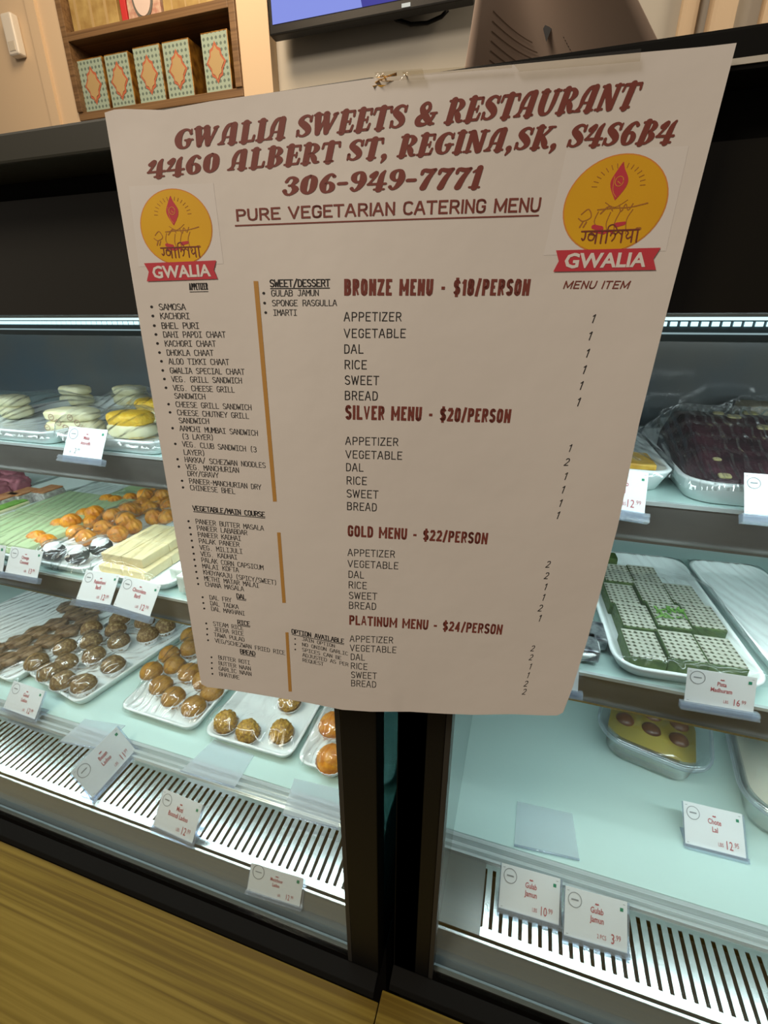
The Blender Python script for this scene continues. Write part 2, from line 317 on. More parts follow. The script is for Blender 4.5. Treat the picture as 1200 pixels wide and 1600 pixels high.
# ------------------------------------------------------------------ display cases
GY = .30; BACK = .90
Z_DECK, Z_MID, Z_TOP = .625, .958, 1.1755
Y_MID, Y_TOP, Y_DECK = .47, .49, .475
DR = .014
XL1 = atY(590, 1150, GY).x; XLP = atY(535, 1150, GY).x
XR0 = atY(622, 1150, GY + DR).x; XRP = atY(696, 1150, GY + DR).x
def slotted(x0, x1, y0, y1, z, pitch=.0125, bar=.0076):
    """steel vent strip: two side rails and the bars between the slots"""
    mb = MB(); mb.box((x0, y0 - .010, z - .002), (x1, y0, z)); mb.box((x0, y1, z - .002), (x1, y1 + .008, z))
    x = x0; vs = []
    while x < x1 - pitch:
        a, b = x + (pitch - bar) / 2, x + (pitch + bar) / 2
        mb.box((a, y0, z - .002), (b, y1, z))
        x += pitch
    return mb
def build_case(label, x0, x1, dy, capy, capz, post_x, lid, panel):
    g = GY + dy; root = empty('display_case', ((x0 + x1) / 2, g, .0)); tag(root, label, 'display case', None)
    root_off = root.location
    def bl(mb, name, m, parent=root, **k):
        mb.v = [(v[0] - root_off.x, v[1] - root_off.y, v[2] - root_off.z) for v in mb.v]
        o = mb.build(name, m, parent, **k); return o
    # canopy and dark glass band
    bl(MB().box((x0, capy, capz - .0155), (x1 if not lid else lid, .95, capz)), 'canopy', M['cap' if lid else 'blackmatte'], bevel=.0015)
    bl(MB().box((x0, g + .004, 1.431), (x1, g + .60, capz - .0158)), 'canopy_core', M['blackmatte'])
    bl(MB().box((x0, g, 1.3535), (x1, g + .006, 1.4308)), 'header_panel', M[panel])
    if not lid: bl(MB().box((x0, capy - .0006, capz - .0135), (x1, capy + .002, capz - .0112)), 'canopy_trim', M['wallgrey'])
    # black frame
    for a, b in ((x0, x0 + .03), (post_x[0], post_x[1])):
        p = bl(MB().box((a, g - .004, .560), (b, g + .022, 1.3534)), 'post', M['black'], bevel=.0015)
    inner = post_x[0] if lid else post_x[1]
    s = -1 if lid else 1
    bl(MB().box((inner + s * .0002, g - .0035, .566), (inner + s * .0055, g + .02, 1.353)), 'post_trim', mat('grey_post_edge', (.035, .034, .031), .4, spec=.3))
    bl(MB().prism([(g - .026, .5655), (g - .0045, .5655), (g - .0045, .5775), (g - .022, .5715)], x0, x1), 'base_rail', M['blackmatte'], bevel=.001)
    xi0, xi1 = (x0 + .03, post_x[0]) if lid else (post_x[1], x1 - .03)
    bl(MB().box((xi0, g, .5775), (xi1, g + .004, 1.3534)), 'front_glass', M['glass'])
    # inner floor, lip, vent, deck
    bl(MB().prism([(g + .005, .5785), (g + .010, .5785), (g + .010, .5845), (g + .005, .5905)], xi0, xi1), 'seal_strip', mat('frosted_seal_strip', (.42, .50, .52), .3, .1, bump=.6, bscale=700))
    bl(MB().prism([(g + .011, .575), (g + .0345, .6100), (g + .0345, .6060), (g + .015, .573)], xi0, xi1), 'front_lip', mat('grey_steel_lip', (.24, .26, .26), .35, .5, bump=.05, bscale=60))
    bl(MB().box((xi0, g + .0346, .609), (xi1, g + .0385, .6125)), 'lip_edge', M['steel'], bevel=.001)
    va, vb = (xi0, xi1 - .012) if lid else (atZ(757, 1380, .6125).x, xi1)
    bl(MB().box((vb if lid else xi0, g + .042, .6105), (xi1 if lid else va, g + .132, .6125)), 'vent_end_plate', mat('grey_end_plate', (.20, .21, .20), .3, .7))
    bl(slotted(va, vb, g + .052, g + .1245, .6125), 'vent_grille', M['steel'])
    bl(MB().box((xi0, g + .045, .56), (xi1, g + .145, .565)), 'vent_channel', mat('dark_vent_channel', (.04, .045, .045), .5))
    rl = MB()
    rl.prism([(g + .1330, .6105), (g + .1330, .6165), (g + .1365, .6165), (g + .1365, .6105)], xi0, xi1)
    rl.prism([(g + .1400, .6125), (g + .1400, .6205), (g + .1445, .6205), (g + .1445, .6125)], xi0, xi1)
    rl.prism([(g + .1500, .6125), (g + .1500, .6245), (g + .1560, .6245), (g + .1560, .6125)], xi0, xi1)
    rl.box((xi0, g + .1328, .600), (xi1, g + .172, .6124))
    bl(rl, 'step_rail', M['alu'])
    bl(MB().box((xi0, g + .1565, .6125), (xi1, BACK + dy, Z_DECK)), 'deck', M['deck'], bevel=.001)
    bl(MB().box((x0, BACK + dy + .001, .56), (x1, BACK + dy + .02, 1.43)), 'rear_door', M['back'])
    bl(MB().box((x0, g + .03, .02), (x1, BACK + dy + .02, .559)), 'base_cabinet', M['blackmatte'])
    # sides
    if lid:
        bl(MB().box((x1 - .006, g + .0225, .56), (x1 - .001, BACK + dy, 1.43)), 'side_glass', M['sideglass'])
        bl(MB().box((x0, g + .03, .56), (x0 + .01, BACK + dy, 1.43)), 'side_panel', M['side'])
    else:
        xi = atZ(724, 1220, .64).x
        bl(MB().box((x0 + .004, g + .0225, .56), (xi - .003, BACK + dy, 1.43)), 'side_panel', M['side'])
        bl(MB().box((x1 - .01, g + .03, .56), (x1, BACK + dy, 1.43)), 'side_panel', M['side'])
    # shelves with steel edges
    for zz, yy, hh in ((Z_MID, Y_MID + dy, .042), (Z_TOP, Y_TOP + dy, .044)):
        sh = bl(MB().box((xi0 + .002, yy + .004, zz - .007), (xi1 - .002, BACK + dy, zz)), 'shelf', M['shelf'])
        e = bl(MB().prism([(yy + .0005, zz - .0015), (yy + .003, zz - hh), (yy + .018, zz - hh), (yy + .018, zz - .0075), (yy + .0045, zz - .0075)], xi0 + .002, xi1 - .002), 'shelf_edge', M['fascia'], sh)
        bl(MB().box((xi0 + .002, yy - .001, zz - .0035), (xi1 - .002, yy + .0035, zz + .0008)), 'edge_bead', mat('bright_edge_bead', (.85, .93, .93), .25, .6), sh)
        bl(MB().box((xi0 + .002, yy - .0005, zz - hh - .003), (xi1 - .002, yy + .004, zz - hh)), 'edge_bead', M['steel'], sh)
        bl(MB().box((xi0 + .01, yy + .020, zz - .013), (xi1 - .01, yy + .030, zz - .0075)), 'shelf_led_strip', M['ledlow'], sh)
    # LED bar under the header
    lb = bl(MB().box((xi0, g + .030, 1.3375), (xi1, g + .058, 1.3530)), 'light_bar', mat('led_bar_housing', (.10, .14, .16), .3, .5))
    d = MB(); x = xi0 + .004; k = 0
    while x < xi1 - .012:
        d.box((x, g + .0285, 1.3464), (x + .0036, g + .0300, 1.3490)); x += .0056
    bl(d, 'led_row', emis('led_beads', (.62, .93, 1), 1.6), lb)
    bl(MB().box((xi0, g + .0292, 1.3498), (xi1, g + .0300, 1.3516)), 'lens_strip', emis('led_lens', (.75, .97, 1), 1.25), lb)
    bl(MB().box((xi0, g + .0292, 1.3418), (xi1, g + .0300, 1.3428)), 'lens_strip', emis('led_lens_dim', (.55, .75, .8), .55), lb)
    bl(MB().box((xi0, g + .0288, 1.3518), (xi1, g + .0302, 1.3532)), 'bar_trim', M['alu'], lb)
    return root
LIDX = atY(584, 115, .268).x
build_case('left black glass display case with laddus, burfi and tilted price tags', -1.55, XL1, 0, .268, 1.4576, (XLP, XL1), LIDX, 'panel')
build_case('right black glass display case with nearly bare deck and lidded tubs', XR0, 1.0, DR, .297, 1.4672, (XR0, XRP), None, 'panelr')
# wooden ledges in front of the cases
seam = atZ(596, 1550, .565).x
def ledge(x0, x1, y1, label):
    r = MB().box((x0, -.12, .535), (x1, y1, .565)).build('wooden_ledge', M['wood'], None, bevel=.0015)
    tag(r, label, 'ledge'); return r
ledge(-1.6, seam - .0005, .2735, 'golden wood-grain ledge in front of the left display case')
ledge(seam + .0005, 1.0, .2865, 'golden wood-grain ledge in front of the right display case, cut by the bottom edge')

# ------------------------------------------------------------------ the menu sheet
PK = .262 / .175
P0 = CAM + (Vector((-.1491, .1602, 1.4161)) - CAM) * PK
PN = Vector((-.1739, .9847, .0102)).normalized()
def pdelta(u, v):
    d = .006 * math.exp(-((u - 165) / 70) ** 2 - ((v - 200) / 90) ** 2) * -1
    d += .004 * math.sin(u / 95 + v / 310) + .003 * math.sin(v / 120 - u / 240)
    d += .010 * max(0, (v - 1000) / 115) ** 2 * (1 if u < 620 else .6)
    return d
def PP(u, v, lift=0):
    r = ray(u, v); t = (P0 - CAM).dot(PN) / r.dot(PN)
    return CAM + r * (t * (1 - pdelta(u, v) * .6) - lift)
def interp(tab, x):
    for (a, b), (c, d) in zip(tab, tab[1:]):
        if x <= c: return b + (d - b) * max(0, min(1, (x - a) / (c - a)))
    return tab[-1][1]
TOPE = [(163, 176), (170, 172), (190, 170), (255, 172), (330, 158), (585, 122), (640, 117), (800, 101), (1000, 82), (1100, 73), (1151, 67)]
BOTE = [(313, 1068), (318, 1073), (360, 1078), (420, 1088), (480, 1098), (534, 1109), (580, 1112), (640, 1112), (690, 1115), (740, 1117), (800, 1116), (850, 1118), (874, 1118), (882, 1112)]
LEFT = [(172, 163), (190, 166), (330, 189), (480, 214), (640, 241), (800, 268), (960, 296), (1040, 309), (1072, 315)]
RIGHT = [(67, 1151), (280, 1096), (480, 1044), (660, 999), (820, 966), (900, 945), (1000, 918), (1080, 893), (1118, 878)]
NU, NV = 64, 84
grid = []
for j in range(NV + 1):
    row = []
    for i in range(NU + 1):
        s, t = i / NU, j / NV
        # transfinite patch between the four measured edges
        top = (163 + s * 988, interp(TOPE, 163 + s * 988)); bot = (314 + s * 566, interp(BOTE, 314 + s * 566))
        yl = 174 + t * (1070 - 174); yr = 67 + t * (1114 - 67)
        lf = (interp(LEFT, yl), yl); rt = (interp(RIGHT, yr), yr)
        c00, c10, c01, c11 = (163, 174), (1151, 67), (314, 1070), (880, 1114)
        q = [0, 0]
        for k in range(2):
            q[k] = (1 - t) * top[k] + t * bot[k] + (1 - s) * lf[k] + s * rt[k] - ((1 - s) * (1 - t) * c00[k] + s * (1 - t) * c10[k] + (1 - s) * t * c01[k] + s * t * c11[k])
        row.append(tuple(q))
    grid.append(row)
menu = empty('menu_poster', PP(600, 120))
tag(menu, 'large white catering menu sheet taped to the black case top, printed with red headings', 'menu')
ML = menu.location.copy()
def mlink(name, vs, fs, mats, mi=None, parent=None, smooth=False):
    me = bpy.data.meshes.new(name); me.from_pydata([tuple(Vector(v) - ML) for v in vs], [], fs)
    if mi:
        for p, k in zip(me.polygons, mi): p.material_index = k
    if smooth:
        for p in me.polygons: p.use_smooth = True
    me.update(); return link(name, me, mats, parent or menu)
vs = [PP(*q) for r in grid for q in r]; n = NU + 1
fs = [(j * n + i, (j + 1) * n + i, (j + 1) * n + i + 1, j * n + i + 1) for j in range(NV) for i in range(NU)]
sheet = mlink('sheet', vs, fs, M['paper'], smooth=True)

# --- lettering
FC = {}
def text_mesh(s, bold=0.0):
    """flat mesh of a string in the built-in font -> (verts, faces), x from 0, cap height 1"""
    key = (s, bold)
    if key in FC: return FC[key]
    c = bpy.data.curves.new('t', 'FONT'); c.body = s; c.size = 1; c.resolution_u = 2; c.offset = bold
    o = bpy.data.objects.new('t', c); me = o.to_mesh()
    v = [(p.co.x, p.co.y) for p in me.vertices]; f = [tuple(p.vertices) for p in me.polygons]
    o.to_mesh_clear(); bpy.data.objects.remove(o); bpy.data.curves.remove(c)
    x0 = min(p[0] for p in v); cap = CAPH + 2 * bold
    v = [(p[0] - x0, (p[1] + bold) / cap) for p in v]
    FC[key] = (v, f, max(p[0] for p in v)); return FC[key]
CAPH = 1.0
_v, _f, _w = text_mesh('H'); CAPH = max(p[1] for p in _v) - min(p[1] for p in _v); FC.clear()
VPX, VPY = 545, 2440
def updir(x, y):
    dx, dy = x - VPX, y - VPY; L = math.hypot(dx, dy); return dx / L, dy / L
class Ink:
    def __init__(s): s.v = []; s.f = []; s.m = []
    def add(s, vs, fs, mi=0, lift=.00012):
        n = len(s.v); s.v += [PP(x, y, lift) for x, y in vs]; s.f += [tuple(i + n for i in f) for f in fs]; s.m += [mi] * len(fs)
    def build(s, name, mats, parent=None): return mlink(name, s.v, s.f, mats, s.m, parent)
def liner(base, h0, h1, shear=0.0):
    """map (s in 0..1, t in cap heights) to photograph positions along a measured baseline"""
    def f(s, t, wpx=1):
        if len(base) == 3:
            (x0, y0), (xm, ym), (x2, y2) = base
            u = (xm - x0) / (x2 - x0)
            x = x0 + s * (x2 - x0)
            L0 = (s - u) * (s - 1) / (u); L1 = s * (s - 1) / (u * (u - 1)); L2 = s * (s - u) / (1 - u)
            y = y0 * L0 + ym * L1 + y2 * L2
        else:
            (x0, y0), (x1, y1) = base; x = x0 + s * (x1 - x0); y = y0 + s * (y1 - y0)
        h = h0 + s * (h1 - h0); ux, uy = updir(x, y)
        return (x + ux * h * t + shear * h * t, y + uy * h * t)
    return f
def put(ink, s, base, h0, h1=None, bold=0.0, shear=0.0, mi=0, under=0, lift=.00012):
    h1 = h1 or h0; v, f, wd = text_mesh(s, bold); fn = liner(base, h0, h1, shear)
    ink.add([fn(x / wd, y) for x, y in v], f, mi, lift)
    if under:
        N = 12; q = [fn(k / N, -.22) for k in range(N + 1)] + [fn(k / N, -.22 - under) for k in range(N + 1)]
        ink.add(q, [(k, k + 1, N + 2 + k, N + 1 + k) for k in range(N)], mi, lift)
# stroke lettering: every stroke is a list of (x, y, width)
def strokes_mesh(strokes, disc=8, smooth=True):
    V, Fc = [], []
    for st in strokes:
        pts = st
        if not smooth:
            for si, (a, b) in enumerate(zip(st, st[1:])):
                dx, dy = b[0] - a[0], b[1] - a[1]; L = math.hypot(dx, dy) or 1; h = a[2] / 2; nx, ny = -dy / L * h, dx / L * h; ux, uy = dx / L * h, dy / L * h; k0 = len(V)
                ea = .8 if si else (1.0 if a[1] < .13 or a[1] > .87 else .1); eb = .8 if si < len(st) - 2 else (1.0 if b[1] < .13 or b[1] > .87 else .1)
                V += [(a[0] - ux * ea + nx, a[1] - uy * ea + ny), (a[0] - ux * ea - nx, a[1] - uy * ea - ny), (b[0] + ux * eb - nx, b[1] + uy * eb - ny), (b[0] + ux * eb + nx, b[1] + uy * eb + ny)]; Fc.append((k0, k0 + 1, k0 + 2, k0 + 3))
            continue
        if smooth and len(st) > 2:
            pts = []
            for i in range(len(st) - 1):
                p0, p1, p2, p3 = st[max(i - 1, 0)], st[i], st[i + 1], st[min(i + 2, len(st) - 1)]
                for k in range(4):
                    t = k / 4; pts.append(tuple(.5 * (2 * p1[a] + (p2[a] - p0[a]) * t + (2 * p0[a] - 5 * p1[a] + 4 * p2[a] - p3[a]) * t * t + (3 * p1[a] - p0[a] - 3 * p2[a] + p3[a]) * t ** 3) for a in range(3)))
            pts.append(st[-1])
        n0 = len(V)
        for i, p in enumerate(pts):
            a, b = pts[max(i - 1, 0)], pts[min(i + 1, len(pts) - 1)]
            dx, dy = b[0] - a[0], b[1] - a[1]; L = math.hypot(dx, dy) or 1; nx, ny = -dy / L * p[2] / 2, dx / L * p[2] / 2
            V += [(p[0] + nx, p[1] + ny), (p[0] - nx, p[1] - ny)]
        for i in range(len(pts) - 1): Fc.append((n0 + 2 * i, n0 + 2 * i + 1, n0 + 2 * i + 3, n0 + 2 * i + 2))
        if disc:
            for p in (pts[0], pts[-1]):
                k0 = len(V); V += [(p[0] + p[2] / 2 * math.cos(a * 2 * math.pi / disc), p[1] + p[2] / 2 * math.sin(a * 2 * math.pi / disc)) for a in range(disc)]
                Fc.append(tuple(range(k0, k0 + disc)))
    return V, Fc
K = .10
def pl(s): # "x,y x,y;..." on a 6 x 10 cell
    return [[(float(a) / 10, float(b) / 10, K) for a, b in (p.split(',') for p in part.split())] for part in s.split(';')]
MONO = {k: pl(v) for k, v in {
 'A': '0,0 2.2,10 2.8,10 5,0;.9,3.4 4.1,3.4', 'B': '.5,0 .5,10 3.4,10 4.5,9 4.5,6.3 3.6,5.3 .5,5.3;3.6,5.3 4.8,4.2 4.8,1.2 3.6,0 .5,0', 'C': '4.7,8.3 3.8,10 1.6,10 .4,8.4 .4,1.6 1.6,0 3.8,0 4.7,1.7',
 'D': '.5,0 .5,10 3,10 4.7,8.4 4.7,1.6 3,0 .5,0', 'E': '4.6,10 .6,10 .6,0 4.6,0;.6,5.2 4,5.2', 'F': '4.7,10 .7,10 .7,0;.7,5 4,5', 'G': '4.7,8.4 3.8,10 1.6,10 .4,8.4 .4,1.6 1.6,0 3.8,0 4.7,1.5 4.7,4.8 2.8,4.8',
 'H': '.5,0 .5,10;4.6,0 4.6,10;.5,5.2 4.6,5.2', 'I': '.7,10 4.4,10;2.55,10 2.55,0;.7,0 4.4,0', 'J': '1.6,10 4.4,10;3.9,10 3.9,1.7 2.7,0 1.3,0 .3,1.7', 'K': '.6,0 .6,10;4.7,10 .6,4.4;1.8,6 4.9,0', 'L': '.8,10 .8,0 4.7,0',
 'M': '.3,0 .3,10 2.55,4.4 4.8,10 4.8,0', 'N': '.5,0 .5,10 4.6,0 4.6,10', 'O': '1.6,10 3.5,10 4.7,8.4 4.7,1.6 3.5,0 1.6,0 .4,1.6 .4,8.4 1.6,10', 'P': '.6,0 .6,10 3.5,10 4.7,8.8 4.7,5.8 3.5,4.6 .6,4.6',
 'Q': '1.6,10 3.5,10 4.7,8.4 4.7,1.6 3.5,0 1.6,0 .4,1.6 .4,8.4 1.6,10;3,2 5,-.8', 'R': '.6,0 .6,10 3.5,10 4.6,8.8 4.6,6 3.5,4.8 .6,4.8;2.8,4.8 4.9,0', 'S': '4.6,8.4 3.6,10 1.6,10 .5,8.6 .5,6.6 1.6,5.4 3.6,4.8 4.6,3.4 4.6,1.4 3.5,0 1.5,0 .4,1.6',
 'T': '.2,10 4.9,10;2.55,10 2.55,0', 'U': '.4,10 .4,1.7 1.6,0 3.5,0 4.7,1.7 4.7,10', 'V': '.1,10 2.5,0 5,10', 'W': '0,10 1.1,0 2.55,6.4 4,0 5.1,10', 'X': '.2,0 4.9,10;.2,10 4.9,0', 'Y': '0,10 2.55,4.8 5.1,10;2.55,4.8 2.55,0',
 'Z': '.4,10 4.7,10 .3,0 4.8,0', '/': '.6,-1 4.5,11', '.': '2.4,.3 2.7,.3', ',': '2.7,.5 2,-1.6', '-': '1,4.8 4.1,4.8', '(': '3.6,11 2.3,8.6 2.3,1.4 3.6,-1', ')': '1.5,11 2.8,8.6 2.8,1.4 1.5,-1',
 '3': '.5,9.2 1.6,10 3.5,10 4.5,8.8 4.5,6.4 3.4,5.3 2,5.3;3.4,5.3 4.7,4.1 4.7,1.4 3.5,0 1.5,0 .4,1.2'}.items()}
SANS = dict(MONO)
SANS.update({k: pl(v) for k, v in {'I': '.5,0 .5,10', '1': '.2,7.6 2.1,9.8 2.1,0', '2': '.4,8 1.4,9.8 3.4,9.8 4.4,8.2 4.3,6 .4,.2 4.6,.2', '0': '1.4,10 3.4,10 4.4,8.6 4.4,1.4 3.4,0 1.4,0 .4,1.4 .4,8.6 1.4,10', '4': '3.5,0 3.5,10 .3,2.6 4.9,2.6',
 '8': '1.4,10 3.3,10 4.2,9 4.2,6.4 3.3,5.3 1.4,5.3 .5,6.4 .5,9 1.4,10;1.4,5.3 .3,4.2 .3,1.2 1.4,0 3.3,0 4.4,1.2 4.4,4.2 3.3,5.3', '$': '4.4,7.8 3.4,9.4 1.4,9.4 .4,8.2 .4,6.5 1.4,5.4 3.4,4.7 4.4,3.5 4.4,1.8 3.4,.6 1.4,.6 .3,2;2.4,11 2.4,-1', '-': '.0,4.4 3.6,4.4', '/': '.3,-.6 2.9,10.6',
 'N': '.5,0 .5,10 4.5,0 4.5,10', 'M': '.5,0 .5,10 3.3,1.2 6.1,10 6.1,0', 'W': '0,10 1.6,0 3.2,9 4.8,0 6.4,10', 'L': '.5,10 .5,0 4.2,0', 'E': '4.4,10 .5,10 .5,0 4.4,0;.5,5.2 4,5.2', 'T': '.1,10 4.7,10;2.4,10 2.4,0', 'V': '.1,10 2.6,0 5.1,10'}.items()})
SANS['G'] = pl('4.5,7.2 4.5,8.6 3.5,10 1.5,10 .4,8.6 .4,1.4 1.5,0 3.5,0 4.5,1.4 4.5,4.6 2.9,4.6')
HEAVY = {'M': pl('.5,0 .5,10;.7,9.8 4.1,2.6 7.5,9.8;7.7,10 7.7,0'), 'N': pl('.5,0 .5,10;.6,9.6 4.9,.4;5,0 5,10'), 'E': pl('3.9,10 .5,10 .5,0 3.9,0;.5,5.2 3.6,5.2')}
def glyph(c, weight): return HEAVY[c] if weight > .17 and c in HEAVY else SANS[c]
def rounded(st):
    # soften the shallow corners of a stroke, keep the square ones
    out = [st[0]]
    for a, b, c in zip(st, st[1:], st[2:]):
        v1, v2 = (b[0] - a[0], b[1] - a[1]), (c[0] - b[0], c[1] - b[1]); ang = abs(math.atan2(v1[0] * v2[1] - v1[1] * v2[0], v1[0] * v2[0] + v1[1] * v2[1]))
        if .15 < ang < 1.2: out += [tuple(b[i] + (a[i] - b[i]) * .30 for i in range(3)), tuple(b[i] + (c[i] - b[i]) * .30 for i in range(3))]
        else: out.append(b)
    return out + [st[-1]]
def put_sans(ink, s, base, h0, h1, weight, gap=.14, shear=0.0, mi=0, under=0, wide=None):
    # upright sans capitals with an even stroke, fitted to the measured line
    fn = liner(base, h0, h1, shear); W_ = [(.26 if c == ' ' else max(p[0] for st in glyph(c, weight) for p in st) + .04) for c in s]
    L_ = math.hypot(base[-1][0] - base[0][0], base[-1][1] - base[0][1]) / ((h0 + h1) / 2)
    xs = (L_ - gap * (len(s) - 1) - weight) / (sum(W_) - .04 * len(s)); x0 = weight / 2
    for c, w_ in zip(s, W_):
        if c != ' ':
            st = []
            for a in glyph(c, weight):
                if c not in 'MNWVAKXYZ/1247': a = rounded(rounded(a))
                q = [[x * xs, weight * .5 + y * (1 - weight), weight] for x, y, _ in a]
                if weight > .17 and c in 'MNWVAKR':
                    for p0, p1 in zip(q, q[1:]):
                        if abs(p0[0] - p1[0]) > .02 and abs(p0[1] - p1[1]) > .3: p0[2] *= .78 if c == 'N' else .6
                st.append(q)
            v, f = strokes_mesh(st, 0, False); ink.add([fn((x0 + x) / L_, y) for x, y in v], f, mi)
        x0 += (w_ - .04) * xs + gap
    if under:
        N = 12; q = [fn(k / N, -.22) for k in range(N + 1)] + [fn(k / N, -.22 - under) for k in range(N + 1)]
        ink.add(q, [(k, k + 1, N + 2 + k, N + 1 + k) for k in range(N)], mi)
MC = {}
def put_mono(ink, s, base, h0, h1=None, bullet=False, heavy=1.0, under=False, mi=0):
    h1 = h1 or h0; fn = liner(base, h0, h1); n = len(s)
    for i, ch in enumerate(s):
        if ch == ' ': continue
        kk = (ch, heavy)
        if kk not in MC:
            st = [[(x, y, K * heavy) for x, y, _ in (a if ch in 'AMNVWXYZK/' else rounded(a))] for a in MONO[ch]]
            MC[kk] = strokes_mesh(st, 6, False)
        v, f = MC[kk]; adv = n - .12
        ink.add([fn((i + x / .58) / adv, y) for x, y in v], f, mi)
    if under:
        N = 10; q = [fn(k / N, -.20) for k in range(N + 1)] + [fn(k / N, -.34) for k in range(N + 1)]
        ink.add(q, [(k, k + 1, N + 2 + k, N + 1 + k) for k in range(N)], mi)
    if bullet:
        x, y = base[0]; cx, cy = x - 12.0 * (.8 + .2 * h0 / 9), y - h0 * .5; r = h0 * .24
        ink.add([(cx + r * math.cos(a * math.pi / 5), cy + r * math.sin(a * math.pi / 5)) for a in range(10)], [tuple(range(10))], mi)
# heavy rounded italic display letters
BT = .25; s_ = lambda x0, x1, y, w=.09: [(x0, y, w), (x1, y, w)]
def stem(x, w=BT): return [[(x, .03, w * .96), (x, .97, w * .96)], s_(x - .17, x + .17, .05), s_(x - .17, x + .15, .95)]
DISP = {
 'G': (.80, [[(.68, .74, .12), (.60, .90, .10), (.42, .96, .12), (.24, .80, .22), (.17, .50, .27), (.24, .18, .21), (.42, .05, .11), (.58, .14, .13), (.61, .40, .21)], s_(.46, .76, .43), [(.69, .95, .06), (.68, .72, .09)]]),
 'W': (1.04, [[(.16, .95, .25), (.26, .10, .20)], [(.28, .06, .10), (.52, .92, .11)], [(.50, .95, .24), (.62, .10, .20)], [(.64, .06, .10), (.88, .82, .13)], [(.86, .88, .17), (.94, .93, .12)], s_(.02, .32, .95), s_(.42, .60, .95)]),
 'A': (.84, [[(.08, .06, .11), (.20, .22, .13), (.22, .60, .17), (.34, .92, .15), (.52, .96, .16)], [(.58, .04, .25), (.58, .94, .25)], s_(.20, .58, .36, .08), s_(.02, .24, .05, .09), s_(.44, .76, .05, .09)]),
 'L': (.68, stem(.24) + [s_(.14, .60, .055, .11), [(.60, .06, .11), (.63, .30, .09)]]),
 'I': (.46, stem(.23)),
 'S': (.68, [[(.58, .70, .11), (.54, .88, .10), (.38, .96, .11), (.22, .87, .17), (.18, .70, .23), (.34, .54, .27), (.50, .36, .25), (.52, .17, .19), (.34, .04, .10), (.16, .11, .10), (.11, .30, .12)], [(.60, .95, .06), (.59, .70, .08)], [(.09, .04, .06), (.10, .30, .09)]]),
 'E': (.70, stem(.24) + [s_(.14, .60, .945, .11), s_(.24, .50, .50, .09), s_(.14, .60, .055, .11), [(.60, .94, .10), (.62, .72, .09)], [(.60, .06, .11), (.64, .30, .09)], [(.50, .62, .07), (.50, .38, .07)]]),
 'T': (.74, [[(.38, .03, .25), (.38, .95, .25)], s_(.08, .70, .935, .12), [(.07, .93, .10), (.04, .70, .09)], [(.70, .93, .11), (.74, .72, .09)], s_(.22, .56, .05)]),
 '&': (.92, [[(.80, .46, .13), (.70, .20, .12), (.46, .05, .13), (.22, .10, .20), (.18, .30, .22), (.36, .48, .18), (.54, .68, .14), (.50, .90, .12), (.36, .96, .13), (.24, .82, .18), (.30, .62, .22), (.50, .34, .25), (.74, .06, .16)], s_(.64, .88, .50, .09), s_(.66, .86, .05, .09)]),
 'R': (.80, stem(.24) + [[(.26, .94, .10), (.48, .94, .13), (.60, .74, .23), (.48, .53, .12), (.28, .50, .09)], [(.42, .50, .13), (.54, .28, .22), (.62, .07, .15), (.76, .06, .10)]]),
 'U': (.84, [[(.20, .95, .25), (.20, .40, .25), (.28, .12, .20), (.44, .04, .12), (.58, .14, .13), (.64, .45, .17), (.66, .95, .18)], s_(.04, .34, .95), s_(.54, .80, .95)]),
 'N': (.88, [[(.18, .04, .15), (.18, .95, .17)], [(.22, .93, .22), (.62, .06, .22)], [(.68, .04, .15), (.68, .95, .17)], s_(.04, .32, .05), s_(.54, .84, .95), s_(.04, .26, .95)]),
 'B': (.76, stem(.24) + [[(.26, .94, .10), (.46, .94, .12), (.56, .75, .22), (.44, .55, .12), (.28, .52, .09)], [(.44, .53, .12), (.60, .30, .25), (.46, .06, .12), (.26, .05, .10)]]),
 'K': (.82, stem(.24) + [[(.30, .46, .10), (.54, .72, .12), (.66, .93, .14)], [(.40, .56, .14), (.56, .26, .23), (.64, .07, .15), (.76, .06, .10)], s_(.56, .80, .95)]),
 ',': (.34, [[(.17, .10, .22), (.20, -.02, .17), (.12, -.20, .07)]]),
 '4': (.78, [[(.14, .74, .20), (.28, .92, .13), (.30, .76, .11), (.10, .36, .10)], s_(.06, .74, .32, .11), [(.52, .03, .24), (.52, .70, .20), (.60, .95, .10)], s_(.34, .72, .05)]),
 '6': (.72, [[(.56, .84, .14), (.44, .96, .11), (.28, .82, .19), (.18, .48, .26), (.24, .14, .19), (.38, .04, .11), (.54, .16, .20), (.54, .38, .20), (.40, .54, .11), (.28, .48, .09)]]),
 '9': (.72, [[(.16, .16, .14), (.28, .04, .11), (.44, .18, .19), (.54, .52, .26), (.48, .86, .19), (.34, .96, .11), (.18, .84, .20), (.18, .62, .20), (.32, .46, .11), (.44, .52, .09)]]),
 '0': (.74, [[(.36, .96, .12), (.20, .80, .22), (.17, .50, .26), (.20, .20, .22), (.36, .04, .12), (.52, .20, .22), (.55, .50, .26), (.52, .80, .22), (.36, .96, .12)]]),
 '3': (.68, [[(.14, .74, .13), (.22, .92, .12), (.38, .94, .13), (.50, .76, .22), (.36, .54, .11), (.26, .53, .10)], [(.36, .54, .11), (.54, .30, .25), (.38, .05, .12), (.20, .08, .12), (.12, .26, .17)]]),
 '7': (.68, [[(.12, .72, .12), (.16, .90, .15), (.40, .86, .18), (.60, .92, .13)], [(.60, .92, .12), (.42, .54, .20), (.30, .06, .25)]]),
 '1': (.48, [[(.28, .03, .24), (.28, .95, .22)], [(.08, .76, .09), (.26, .92, .10)], s_(.08, .46, .05)]),
 '-': (.46, [[(.08, .44, .15), (.36, .44, .15)]]),
 ' ': (.34, [])}
